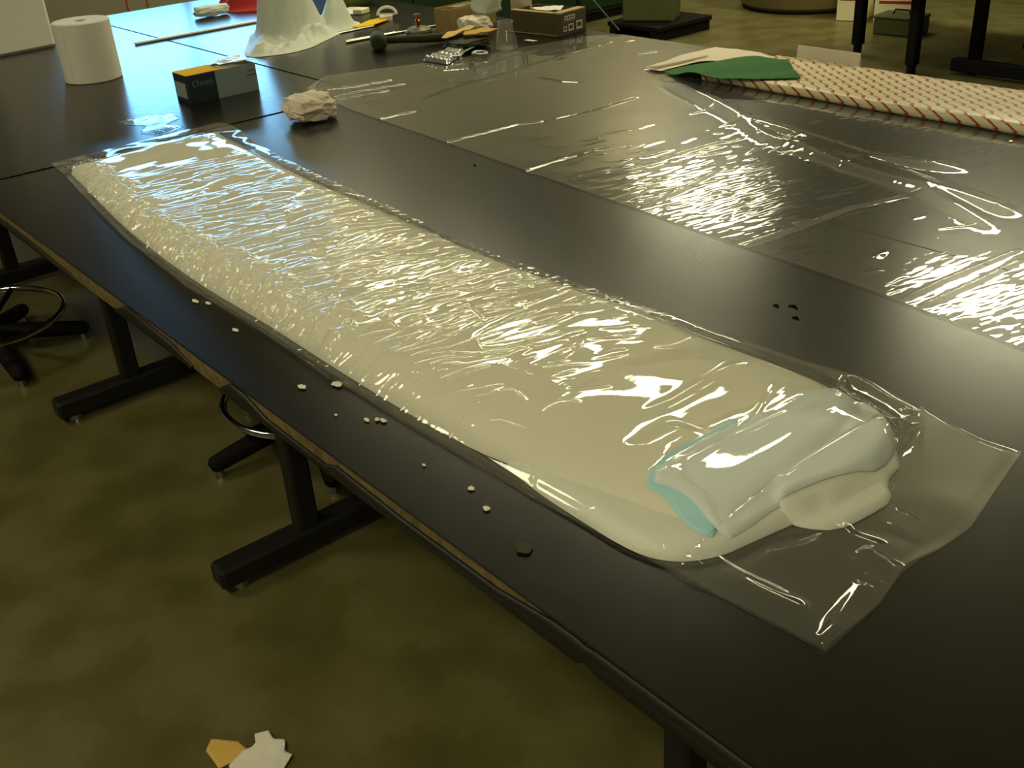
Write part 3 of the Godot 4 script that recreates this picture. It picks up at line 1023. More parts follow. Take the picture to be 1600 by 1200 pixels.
# =============================================================== things on the left table
func text_mesh(s: String, size: float) -> TextMesh:
	var t := TextMesh.new()
	t.text = s
	var f := SystemFont.new()
	f.font_names = PackedStringArray(["Droid Sans"])
	f.font_weight = 700
	t.font = f
	t.font_size = 32
	t.pixel_size = size / 32.0
	t.depth = 0.0006
	return t

func left_table_things() -> void:
	# tall white carton
	var c := thing("white_carton", "big plain white carton at the left edge, behind the paper towel roll", "box", Vector3(-5.30, T, -1.30), deg_to_rad(6))
	obj("carton_body", box_mesh(Vector3(0, 0.32, 0), Vector3(0.60, 0.64, 0.30), 0.012), M.white_paper, c)
	obj("top_flap", box_mesh(Vector3(0.32, 0.61, 0), Vector3(0.004, 0.12, 0.29), 0.001, Basis(Vector3.BACK, 0.25)), M.white_paper, c)
	obj("packing_tape", box_mesh(Vector3(0, 0.6405, 0), Vector3(0.60, 0.001, 0.05), 0.0003), M.film2, c)
	# paper towel roll
	var r := thing("paper_towel_roll", "white paper towel roll standing upright on the left table", "paper roll", Vector3(-4.155, T, -1.330))
	var pr := [Vector2(0.022, 0.006), Vector2(0.022, 0.209), Vector2(0.024, 0.212), Vector2(0.098, 0.213), Vector2(0.104, 0.209), Vector2(0.104, 0.003), Vector2(0.101, 0.0), Vector2(0.022, 0.0)]
	obj("paper", lathe_mesh(pr, Vector3.ZERO, 64), M.white_paper, r)
	obj("cardboard_core", lathe_mesh([Vector2(0.0195, 0.001), Vector2(0.0195, 0.208), Vector2(0.0218, 0.208), Vector2(0.0218, 0.001), Vector2(0.0195, 0.001)], Vector3.ZERO, 32), M.kraft_dark, r)
	obj("loose_end", box_mesh(Vector3(0.045, 0.106, 0.0945), Vector3(0.02, 0.205, 0.0008), 0.0003, Basis(Vector3.UP, 0.45)), M.white_paper, r)
	# glove box
	var g := thing("glove_box", "open box of gloves, yellow top and navy and grey sides, on the left table", "box", Vector3(-3.468, T, -1.512), deg_to_rad(0))
	var st := new_st()
	var W := 0.11
	var H := 0.092
	var L := 0.25
	bx(st, Vector3(0, 0.002, 0), Vector3(W, 0.003, L), 0.001)
	bx(st, Vector3(-W / 2, H / 2, 0), Vector3(0.002, H, L), 0.0006)
	bx(st, Vector3(0, H / 2, -L / 2), Vector3(W, H, 0.002), 0.0006)
	obj("grey_side", box_mesh(Vector3(W / 2, H / 2, -0.05), Vector3(0.002, H, 0.150), 0.0006), M.greyblue, g)
	obj("carton_shell", fin(st), M.greyblue, g)
	st = new_st()
	bx(st, Vector3(W / 2, H / 2, 0.075), Vector3(0.002, H, 0.10), 0.0006)
	bx(st, Vector3(0, H / 2, L / 2), Vector3(W, H, 0.002), 0.0006)
	obj("navy_end", fin(st), M.navy, g)
	obj("yellow_top", box_mesh(Vector3(0, H + 0.001, 0.062), Vector3(W + 0.002, 0.002, 0.13), 0.0006), M.yellow, g)
	obj("label", box_mesh(Vector3(-0.008, H * 0.44, L / 2 + 0.0012), Vector3(W * 0.78, H * 0.55, 0.0006), 0.0002), M.greyblue, g)
	var word := obj("lettering", text_mesh("Clean", 0.028), mat(Color(0.40, 0.45, 0.46), 0.6), g)
	word.position = Vector3(W / 2 + 0.0012, H * 0.68, 0.074)
	word.rotation.y = PI / 2
	for k in 2:
		obj("small_print", box_mesh(Vector3(W / 2 + 0.0012, H * (0.76 - 0.16 * k), -0.105), Vector3(0.0005, 0.003, 0.026 + 0.008 * k), 0.0002), M.navy, g)
	# the torn white flap and gloves pushing out of the right half
	obj("white_flap", plate_mesh(vs([-0.055, -0.122, 0.056, -0.122, 0.056, -0.06, 0.03, -0.005, -0.02, -0.002, -0.055, -0.03]), H + 0.003, 0.0015, 0.018, 61, 0.006), M.gloss, g)
	obj("gloves", crumple_mesh(Vector3(0.0, H - 0.012, -0.06), Vector3(0.095, 0.05, 0.11), 62, 0.3, 24), M.white_paper, g)
	# crumpled tissue at the joint of the tables
	tag(obj("crumpled_tissue", crumple_mesh(Vector3(-2.895, T + 0.040, -1.545), Vector3(0.155, 0.088, 0.165), 71, 0.42, 56), M.tissue), "crumpled cream tissue lying between the padding and the clear plastic sheet", "tissue")
	# white rod
	tag(obj("white_rod", box_mesh(Vector3(-4.687, T + 0.006, -2.02), Vector3(0.016, 0.011, 0.63), 0.004, Basis(Vector3.UP, 0.004)), M.rod), "long straight white rod lying across the left table seam", "rod")
	# red cloth with a pale bundle
	var up := func(q: Vector2, d: float) -> float: return T + 0.055 * smoothstep(0.0, 0.08, d) * (0.8 + 0.5 * sin(q.x * 40.0 + q.y * 31.0))
	var dn := func(_q: Vector2) -> float: return T + 0.001
	tag(obj("red_cloth", pad_mesh(soften(vs([-5.35, -2.36, -5.10, -2.34, -4.95, -2.48, -4.98, -2.66, -5.30, -2.72, -5.46, -2.62]), 2), 0.014, up, dn), M.red), "crumpled dark red cloth at the far end of the left table", "cloth")
	tag(obj("pale_rag", crumple_mesh(Vector3(-5.08, T + 0.028, -2.26), Vector3(0.10, 0.056, 0.20), 73, 0.3, 30), M.bag), "pale greenish rag lying in front of the red cloth", "rag")
	# large translucent bag
	var nz := noise(81, 5.0, 3)
	var bagup := func(q: Vector2, d: float) -> float:
		var a := Vector2((q.x + 4.27) / 0.15, (q.y + 2.235) / 0.115)
		var b := Vector2((q.x + 4.165) / 0.070, (q.y + 2.43) / 0.080)
		var hh := 0.27 * exp(-pow(a.length_squared(), 2.0))
		hh = maxf(hh, 0.125 * exp(-pow(b.length_squared(), 1.3)))
		hh = maxf(hh, 0.095 * exp(-pow(absf((q.x + 4.06) * 0.9 + (q.y + 2.25) * 0.45) / 0.035, 1.5)) * smoothstep(-2.12, -2.42, q.y))
		hh *= 1.0 + 0.25 * nz.get_noise_2d(q.x * 0.8, q.y * 0.8)
		hh += 0.012 + 0.035 * absf(nz.get_noise_2d(q.x * 1.2 + 9.0, q.y * 1.2))
		return T + hh * smoothstep(0.0, 0.07, d) + 0.002
	tag(obj("translucent_bag", pad_mesh(soften(vs([-3.945, -1.875, -3.875, -2.01, -3.90, -2.13, -3.965, -2.22, -4.07, -2.38, -4.15, -2.54, -4.30, -2.58, -4.50, -2.50, -4.55, -2.30, -4.45, -2.14, -4.24, -2.02, -4.05, -1.90]), 2), 0.009, bagup, dn), M.bag), "large crumpled translucent white plastic bag standing on the seam of the left tables", "bag")
	# scrap of clear film
	var ff := noise(83, 12.0, 2)
	var fu := func(q: Vector2, d: float) -> float: return T + 0.002 + 0.016 * absf(ff.get_noise_2d(q.x, q.y)) * smoothstep(0.0, 0.02, d)
	tag(obj("film_scrap", pad_mesh(vs([-3.40, -1.13, -3.38, -1.23, -3.345, -1.29, -3.27, -1.28, -3.23, -1.21, -3.16, -1.24, -3.12, -1.16, -3.20, -1.12, -3.28, -1.17, -3.33, -1.14]), 0.006, fu, func(_q: Vector2) -> float: return T + 0.001), M.film), "crinkled scrap of clear film on the left table by the end of the bag", "film scrap")
	# paper chips on the near table and dark specks
	var chip_spots := [[-1.389, -0.648, 0.020, 0.011], [-1.355, -0.694, 0.026, 0.015], [-1.672, -0.672, 0.022, 0.008], [-1.225, -0.666, 0.016, 0.007], [-1.212, -0.678, 0.013, 0.007], [-1.203, -0.683, 0.018, 0.009], [-0.966, -0.667, 0.013, 0.010], [-0.915, -0.652, 0.013, 0.009], [-1.851, -0.678, 0.030, 0.009], [-1.822, -0.690, 0.024, 0.009], [-0.816, -0.633, 0.028, 0.018], [-1.27, -0.640, 0.008, 0.005], [-1.06, -0.655, 0.009, 0.004]]
	var chip_labels := ["white paper chip on the table edge, left of the larger chip near the bag", "largest pale paper chip beside the middle of the bag", "small white sliver on the table left of the paper chips", "topmost of three paper bits clustered by the bag", "middle of three paper bits clustered by the bag", "lowest of three paper bits clustered by the bag", "upper of two curled chips below the fold of the padding", "lower of two curled chips below the fold of the padding", "left of two pale slivers against the crinkled bag edge", "right of two pale slivers against the crinkled bag edge", "grey smudge-like flake on the dark table near its chipped edge", "tiny white speck left of the clustered paper bits", "tiny pale speck between the clustered bits and the curled chips"]
	for i in chip_spots.size():
		var s = chip_spots[i]
		var pts := PackedVector2Array()
		var k := rng.randi_range(5, 7)
		for q in k:
			var gph := TAU * q / k + rng.randf_range(-0.3, 0.3)
			pts.append(Vector2(s[0] + cos(gph) * s[2] * 0.5 * rng.randf_range(0.7, 1.1), s[1] + sin(gph) * s[3] * 0.6 * rng.randf_range(0.7, 1.1)))
		tag(obj("paper_chip", plate_mesh(pts, T + 0.0004, 0.0008, 0.003, 100 + i, 0.003), M.tissue if i != 10 else M.tool), chip_labels[i], "paper chip", "paper chips on the near table")
	var dabs := [[-1.005, -1.413, 0.020], [-1.03, -1.398, 0.012], [-2.115, -1.570, 0.010], [-0.975, -1.38, 0.014]]
	var dl := ["dark ring-shaped speck on the bare table strip right of the bag", "dark dab left of the ring-shaped speck on the bare strip", "lone tiny dark speck at the edge of the wide clear sheet", "dark dab nearest the bag on the bare table strip"]
	for i in dabs.size():
		var s = dabs[i]
		tag(obj("dark_speck", tube_mesh([Vector3(s[0] - s[2] * 0.5, T + 0.0012, s[1]), Vector3(s[0], T + 0.0016, s[1] - s[2] * 0.3), Vector3(s[0] + s[2] * 0.5, T + 0.0012, s[1])], [0.001, 0.0022, 0.001], 8), M.black), dl[i], "speck", "dark specks on the tables")

# =============================================================== things on the back left table
func back_table_things() -> void:
	var y := T
	# bowl
	var bo := thing("plastic_bowl", "pale green plastic bowl behind the translucent bag at the top of the picture", "bowl", Vector3(-4.70, y, -2.84))
	obj("bowl", lathe_mesh([Vector2(0, 0), Vector2(0.06, 0), Vector2(0.10, 0.035), Vector2(0.115, 0.085), Vector2(0.111, 0.085), Vector2(0.096, 0.038), Vector2(0.058, 0.005), Vector2(0, 0.005)], Vector3.ZERO, 40), mat(Color(0.62, 0.68, 0.36), 0.4), bo)
	obj("rim", tube_mesh(ring(0.113, 0.085, 40), 0.004, 8, true), mat(Color(0.66, 0.72, 0.40), 0.4), bo)
	tag(obj("card_scrap", plate_mesh(vs([-4.50, -2.62, -4.42, -2.66, -4.40, -2.72, -4.52, -2.80, -4.62, -2.76]), y, 0.003, 0.004, 111), M.white_paper), "scrap of pale card between the translucent bag and the green bowl", "card")
	tag(obj("wood_scrap", box_mesh(Vector3(-4.42, y + 0.012, -2.70), Vector3(0.05, 0.022, 0.07), 0.003, Basis(Vector3.UP, 0.4)), M.cream), "small pale block against the right side of the translucent bag", "block")
	tag(obj("yellow_envelope", plate_mesh(vs([-4.115, -2.46, -4.19, -2.60, -4.19, -2.67, -4.13, -2.66, -4.07, -2.54, -4.08, -2.47]), y + 0.004, 0.003, 0.004, 113), M.yellow), "flat yellow envelope lying right of the translucent bag", "envelope")
	tag(obj("metal_strip", box_mesh(Vector3(-4.075, y + 0.004, -2.44), Vector3(0.028, 0.006, 0.20), 0.0015, Basis(Vector3.UP, 0.03)), M.metal), "bright metal strip in front of the yellow envelope", "strip")
	# ring of tape standing tilted over a small cup
	var tp := thing("white_ring", "white ring with a small pale cup in front, beside the yellow envelope", "ring", Vector3(-4.155, y, -2.66), 0.62)
	var arcp := []
	for k in 17:
		var g := PI * k / 16.0
		arcp.append(Vector3(0.044 * cos(g), 0.022 + 0.030 * sin(g), -0.02 - 0.01 * sin(g)))
	obj("ring_arch", tube_mesh(arcp, 0.0065, 10), M.white_paper, tp)
	obj("bar", tube_mesh([Vector3(-0.048, 0.022, -0.018), Vector3(0.038, 0.022, -0.018)], 0.005, 10), M.white_paper, tp)
	obj("cup", lathe_mesh([Vector2(0, 0), Vector2(0.028, 0), Vector2(0.030, 0.020), Vector2(0.027, 0.022), Vector2(0, 0.018)], Vector3(0, 0, -0.005), 28), M.tissue, tp)
	# round weight with copper stem
	var lm := thing("stemmed_weight", "round metal weight with a copper stem and cap behind the thin rods", "weight", Vector3(-3.762, y, -2.562))
	obj("base", lathe_mesh([Vector2(0, 0), Vector2(0.052, 0), Vector2(0.056, 0.008), Vector2(0.052, 0.016), Vector2(0.034, 0.026), Vector2(0.012, 0.030), Vector2(0, 0.030)], Vector3.ZERO, 40), mat(Color(0.45, 0.43, 0.34), 0.5, 0.6), lm)
	obj("stem", lathe_mesh([Vector2(0.008, 0.029), Vector2(0.008, 0.046), Vector2(0.012, 0.050), Vector2(0.006, 0.056), Vector2(0.004, 0.074), Vector2(0, 0.074)], Vector3.ZERO, 20), M.copper, lm)
	obj("cap", lathe_mesh([Vector2(0, 0.073), Vector2(0.013, 0.073), Vector2(0.013, 0.077), Vector2(0, 0.077)], Vector3.ZERO, 20), M.metal, lm)
	# two rods
	tag(obj("thin_rod", tube_mesh([Vector3(-3.848, y + 0.005, -2.262), Vector3(-3.815, y + 0.005, -2.69)], 0.0045, 10), M.metal), "thin grey rod nearer the mallet, one of a close pair", "rod", "pair of thin rods")
	tag(obj("thin_rod", tube_mesh([Vector3(-3.872, y + 0.005, -2.275), Vector3(-3.845, y + 0.005, -2.50)], 0.0045, 10), M.metal), "shorter thin grey rod behind its longer partner", "rod", "pair of thin rods")
	# mallet
	var ml := thing("mallet", "dark greenish mallet with a rounded head and long handle lying down", "mallet", Vector3(-3.625, y, -2.275))
	var d := Vector3(0.20, 0, -0.36).normalized()
	var side := d.cross(Vector3.UP).normalized()
	obj("head", tube_mesh([side * -0.062 + Vector3.UP * 0.033, side * -0.056 + Vector3.UP * 0.033, side * -0.04 + Vector3.UP * 0.033, side * 0.04 + Vector3.UP * 0.033, side * 0.056 + Vector3.UP * 0.033, side * 0.062 + Vector3.UP * 0.033], [0.018, 0.028, 0.032, 0.032, 0.028, 0.018], 24), M.tool, ml)
	obj("handle", tube_mesh([Vector3.UP * 0.033, d * 0.08 + Vector3.UP * 0.030, d * 0.18 + Vector3.UP * 0.024, d * 0.33 + Vector3.UP * 0.020, d * 0.36 + Vector3.UP * 0.020], [0.015, 0.014, 0.017, 0.018, 0.010], 16), M.tool, ml)
	# kraft box with a tape roll in it
	var kb := thing("kraft_box", "plain brown cardboard box left of the crumpled plastic, with a tape roll on top", "box", Vector3(-3.682, y, -2.752), 0.06)
	var st := new_st()
	bx(st, Vector3(0, 0.002, 0), Vector3(0.09, 0.004, 0.26), 0.001)
	for s in [-1, 1]:
		bx(st, Vector3(s * 0.044, 0.047, 0), Vector3(0.003, 0.094, 0.26), 0.001)
		bx(st, Vector3(0, 0.047, s * 0.129), Vector3(0.09, 0.094, 0.003), 0.001)
	obj("box_walls", fin(st), M.kraft, kb)
	obj("flap", box_mesh(Vector3(0.012, 0.094, -0.02), Vector3(0.06, 0.003, 0.20), 0.001, Basis(Vector3.BACK, 0.05)), M.kraft, kb)
	tag(obj("tape_roll", lathe_mesh([Vector2(0.032, -0.012), Vector2(0.05, -0.012), Vector2(0.05, 0.012), Vector2(0.032, 0.012), Vector2(0.032, -0.012)], Vector3(-3.655, y + 0.146, -2.79), 32, Basis(Vector3(0, 1, 0), Vector3(0.8, 0, 0.6), Vector3(0.6, 0, -0.8))), M.kraft_dark), "roll of brown tape standing on the cardboard box, half behind the crumpled plastic", "tape")
	# crumpled plastic, two lumps one above the other
	var cp := thing("crumpled_plastic", "crumpled whitish plastic heaped in front of the cardboard box", "plastic")
	obj("lower_lump", crumple_mesh(Vector3(-3.495, y + 0.040, -2.655), Vector3(0.13, 0.088, 0.135), 121, 0.3, 40), M.tissue, cp)
	obj("upper_lump", crumple_mesh(Vector3(-3.515, y + 0.125, -2.735), Vector3(0.12, 0.115, 0.12), 122, 0.25, 40), M.bag, cp)
	# leather and tools
	tag(obj("leather_scrap", plate_mesh(vs([-3.375, -2.40, -3.355, -2.39, -3.36, -2.48, -3.40, -2.58, -3.44, -2.58, -3.415, -2.46]), y + 0.040, 0.003, 0.025, 131, 0.008), M.leather), "curled tan leather scrap in front of the crumpled plastic", "leather")
	tag(obj("orange_peel_scrap", plate_mesh(vs([-3.37, -2.50, -3.33, -2.47, -3.29, -2.55, -3.32, -2.63, -3.38, -2.61]), y + 0.040, 0.004, 0.018, 132, 0.008), M.orange), "orange-yellow scrap right of the tan leather, over the dark glove", "scrap")
	tag(obj("dark_glove", crumple_mesh(Vector3(-3.325, y + 0.020, -2.485), Vector3(0.15, 0.040, 0.20), 133, 0.4, 34), M.tool), "dark crumpled work glove under the leather and orange scraps", "glove")
	var sc := thing("scissors", "dark scissors with two metal finger loops, at the edge of the clear sheet", "scissors", Vector3(-3.19, y + 0.006, -2.36))
	obj("finger_loop", tube_mesh(ring(0.022, 0.009, 24, Vector3(-0.02, 0, 0.03), 1.4), 0.0055, 8, true), M.metal, sc)
	obj("finger_loop", tube_mesh(ring(0.022, 0.009, 24, Vector3(0.035, 0, -0.05), 1.4), 0.0055, 8, true), M.metal, sc)
	obj("blade", box_mesh(Vector3(-0.045, 0.011, -0.05), Vector3(0.014, 0.003, 0.12), 0.001, Basis(Vector3.UP, 0.5)), M.metal, sc)
	tag(obj("foil_packet", pad_mesh(vs([-3.275, -2.235, -3.205, -2.24, -3.136, -2.245, -3.19, -2.33, -3.248, -2.412, -3.345, -2.485, -3.37, -2.46, -3.31, -2.34]), 0.006, func(q: Vector2, dd: float) -> float: return y + 0.007 + (0.012 + 0.006 * absf(ff_(q))) * smoothstep(0.0, 0.012, dd), func(_q: Vector2) -> float: return y + 0.006), M.foil), "silvery plastic packet left of the dark glove, at the edge of the clear sheet", "packet")
	# clear jar
	var jr := thing("clear_jar", "clear plastic cup standing beside the brown carton", "cup", Vector3(-3.165, y + 0.007, -2.545))
	obj("cup_wall", lathe_mesh([Vector2(0.0, 0.002), Vector2(0.042, 0.002), Vector2(0.043, 0.004), Vector2(0.040, 0.03), Vector2(0.030, 0.07), Vector2(0.027, 0.098)], Vector3.ZERO, 36), M.film2, jr)
	obj("lip", tube_mesh(ring(0.027, 0.098, 28), 0.0015, 6, true), M.film2, jr)
	# brown carton with labels
	var ct := thing("brown_carton", "open brown carton with white labels on its end, holding papers", "box", Vector3(-3.312, y, -2.885), 0.128)
	var cl := 0.262
	var cw := 0.155
	var ch := 0.084
	st = new_st()
	bx(st, Vector3(0, 0.002, 0), Vector3(cl, 0.004, cw), 0.001)
	for s in [-1, 1]:
		bx(st, Vector3(0, ch / 2, s * cw / 2), Vector3(cl, ch, 0.003), 0.001)
		bx(st, Vector3(s * cl / 2, ch / 2, 0), Vector3(0.003, ch, cw), 0.001)
	obj("carton_walls", fin(st), M.carton, ct)
	st = new_st()
	bx(st, Vector3(0, ch + 0.0015, cw / 2 - 0.012), Vector3(cl, 0.003, 0.026), 0.001)
	bx(st, Vector3(cl / 2 - 0.02, ch + 0.0035, 0), Vector3(0.04, 0.003, cw), 0.001)
	obj("folded_flap", fin(st), M.kraft, ct)
	obj("bottom_edge", box_mesh(Vector3(-0.01, 0.003, cw / 2 + 0.004), Vector3(cl, 0.004, 0.008), 0.001), M.kraft, ct)
	obj("paper", plate_mesh(vs([-0.06, 0.03, 0.02, 0.06, 0.09, 0.03, 0.05, -0.04, -0.03, -0.03]), ch * 0.95, 0.002, 0.016, 141), M.white_paper, ct)
	obj("paper", plate_mesh(vs([-0.11, 0.0, -0.02, 0.01, 0.0, -0.06, -0.10, -0.06]), ch * 0.8, 0.002, 0.016, 142), M.tool, ct)
	# its printed labels: end face is x = +cl/2, long face is z = +cw/2
	var ex := cl / 2 + 0.0022
	var fz := cw / 2 + 0.0022
	obj("label", box_mesh(Vector3(ex, 0.066, 0.022), Vector3(0.0006, 0.016, 0.062), 0.0002), M.white_paper, ct)
	for k in 4:
		obj("label_print", box_mesh(Vector3(ex + 0.0005, 0.066, 0.043 - 0.014 * k), Vector3(0.0004, 0.009, 0.008), 0.0001), M.ink, ct)
	obj("printed_stripe", box_mesh(Vector3(ex, 0.053, 0.026), Vector3(0.0006, 0.003, 0.068), 0.0002), M.orange, ct)
	var lz := [0.052, 0.016, -0.034]
	var ls := [0.020, 0.032, 0.036]
	for k in 3:
		obj("label", box_mesh(Vector3(ex, 0.026 + 0.002 * k, lz[k]), Vector3(0.0006, 0.020 + 0.006 * k, ls[k]), 0.0002), M.white_paper, ct)
		obj("label_print", box_mesh(Vector3(ex + 0.0005, 0.027 + 0.002 * k, lz[k]), Vector3(0.0004, 0.011 + 0.003 * k, ls[k] * 0.7), 0.0001), M.red if k == 0 else M.carton, ct)
	obj("label", box_mesh(Vector3(cl / 2 - 0.034, 0.018, fz), Vector3(0.040, 0.024, 0.0006), 0.0002), M.greengrey, ct)
	obj("round_print", lathe_mesh([Vector2(0.0, 0.0005), Vector2(0.014, 0.0005), Vector2(0.014, 0.0), Vector2(0, 0)], Vector3(cl / 2 - 0.034, 0.046, fz - 0.0003), 24, Basis(Vector3.RIGHT, PI / 2)), M.greengrey, ct)
	obj("label", box_mesh(Vector3(-0.04, 0.062, fz), Vector3(0.060, 0.020, 0.0006), 0.0002), M.greengrey, ct)
	# cream board with a dark hook
	var bd := thing("cream_board", "upright cream board with a dark hook print behind the brown carton", "board", Vector3(-3.50, y, -2.905), 0.10)
	obj("board", box_mesh(Vector3(0, 0.09, 0), Vector3(0.115, 0.18, 0.012), 0.002), M.cream, bd)
	obj("hook", tube_mesh([Vector3(0.0, 0.16, 0.008), Vector3(0.0, 0.125, 0.008), Vector3(0.008, 0.115, 0.008), Vector3(0.018, 0.118, 0.008), Vector3(0.021, 0.13, 0.008), Vector3(0.021, 0.16, 0.008)], 0.0035, 8), M.ink, bd)
	tag(obj("paper_chip", plate_mesh(vs([-3.25, -2.70, -3.20, -2.705, -3.195, -2.725, -3.245, -2.72]), y + 0.0005, 0.001, 0.001, 151, 0.004), M.tissue), "small white paper chip in front of the brown carton", "paper chip")

func ff_(q: Vector2) -> float:
	return sin(q.x * 120.0 + sin(q.y * 90.0) * 2.0) * cos(q.y * 70.0)

func ring(r: float, y: float, n: int, c := Vector3.ZERO, sx := 1.0) -> Array:
	var o := []
	for k in n:
		var g := TAU * k / n
		o.append(c + Vector3(r * cos(g) * sx, y, r * sin(g)))
	return o

# =============================================================== stools and floor
func stool(label: String, at: Vector3, first: float, seat_h: float, ring_h: float, ring_r: float) -> void:
	var o := thing("stool", label, "stool", at, 0.0, "black work stools under the near table")
	for k in 5:
		var g := first + TAU * k / 5
		var d := Vector3(cos(g), 0, -sin(g))
		obj("star_leg", tube_mesh([d * 0.02 + Vector3(0, 0.085, 0), d * 0.12 + Vector3(0, 0.072, 0), d * 0.27 + Vector3(0, 0.045, 0), d * 0.295 + Vector3(0, 0.040, 0), d * 0.305 + Vector3(0, 0.036, 0)], [0.030, 0.028, 0.024, 0.022, 0.012], 14), M.black, o)
		obj("foot_glide", lathe_mesh([Vector2(0, 0.022), Vector2(0.010, 0.022), Vector2(0.014, 0.006), Vector2(0.014, 0), Vector2(0, 0)], d * 0.283, 16), M.metal, o)
	obj("column", tube_mesh([Vector3(0, 0.05, 0), Vector3(0, 0.26, 0), Vector3(0, 0.262, 0), Vector3(0, seat_h - 0.04, 0)], [0.032, 0.032, 0.020, 0.020], 20), M.black, o)
	obj("foot_ring", tube_mesh(ring(ring_r, ring_h, 48), 0.0105, 12, true), M.chrome, o)
	for k in 3:
		var g := first + 0.4 + TAU * k / 3
		var d := Vector3(cos(g), 0, -sin(g))
		obj("ring_spoke", tube_mesh([d * 0.025 + Vector3(0, ring_h - 0.03, 0), d * ring_r + Vector3(0, ring_h, 0)], 0.009, 10), M.black, o)
	obj("seat", lathe_mesh([Vector2(0, seat_h - 0.045), Vector2(0.15, seat_h - 0.045), Vector2(0.165, seat_h - 0.03), Vector2(0.168, seat_h - 0.012), Vector2(0.155, seat_h), Vector2(0, seat_h + 0.004)], Vector3.ZERO, 40), M.black, o)

func stools_and_floor() -> void:
	stool("black stool with a chrome foot ring at the left edge of the picture", Vector3(-3.556, 0, -0.592), 0.0, 0.55, 0.14, 0.250)
	stool("black stool mostly hidden under the padded table, its chrome foot ring peeping out", Vector3(-2.31, 0, -1.095), -1.63, 0.55, 0.15, 0.228)
	var p := vs([-1.415, -0.385, -1.43, -0.42, -1.425, -0.445, -1.45, -0.455, -1.44, -0.48, -1.415, -0.476, -1.40, -0.492, -1.375, -0.478, -1.36, -0.485, -1.34, -0.455, -1.33, -0.40, -1.34, -0.37])
	var o := thing("floor_scrap", "ragged whitish scrap with a yellow side on the floor at the bottom edge", "scrap")
	obj("white_side", plate_mesh(p, 0.001, 0.002, 0.010, 161, 0.006), M.white_paper, o)
	obj("yellow_side", plate_mesh(vs([-1.50, -0.39, -1.46, -0.425, -1.43, -0.43, -1.42, -0.40, -1.425, -0.37, -1.48, -0.37]), 0.001, 0.002, 0.006, 162, 0.006), M.leather, o)

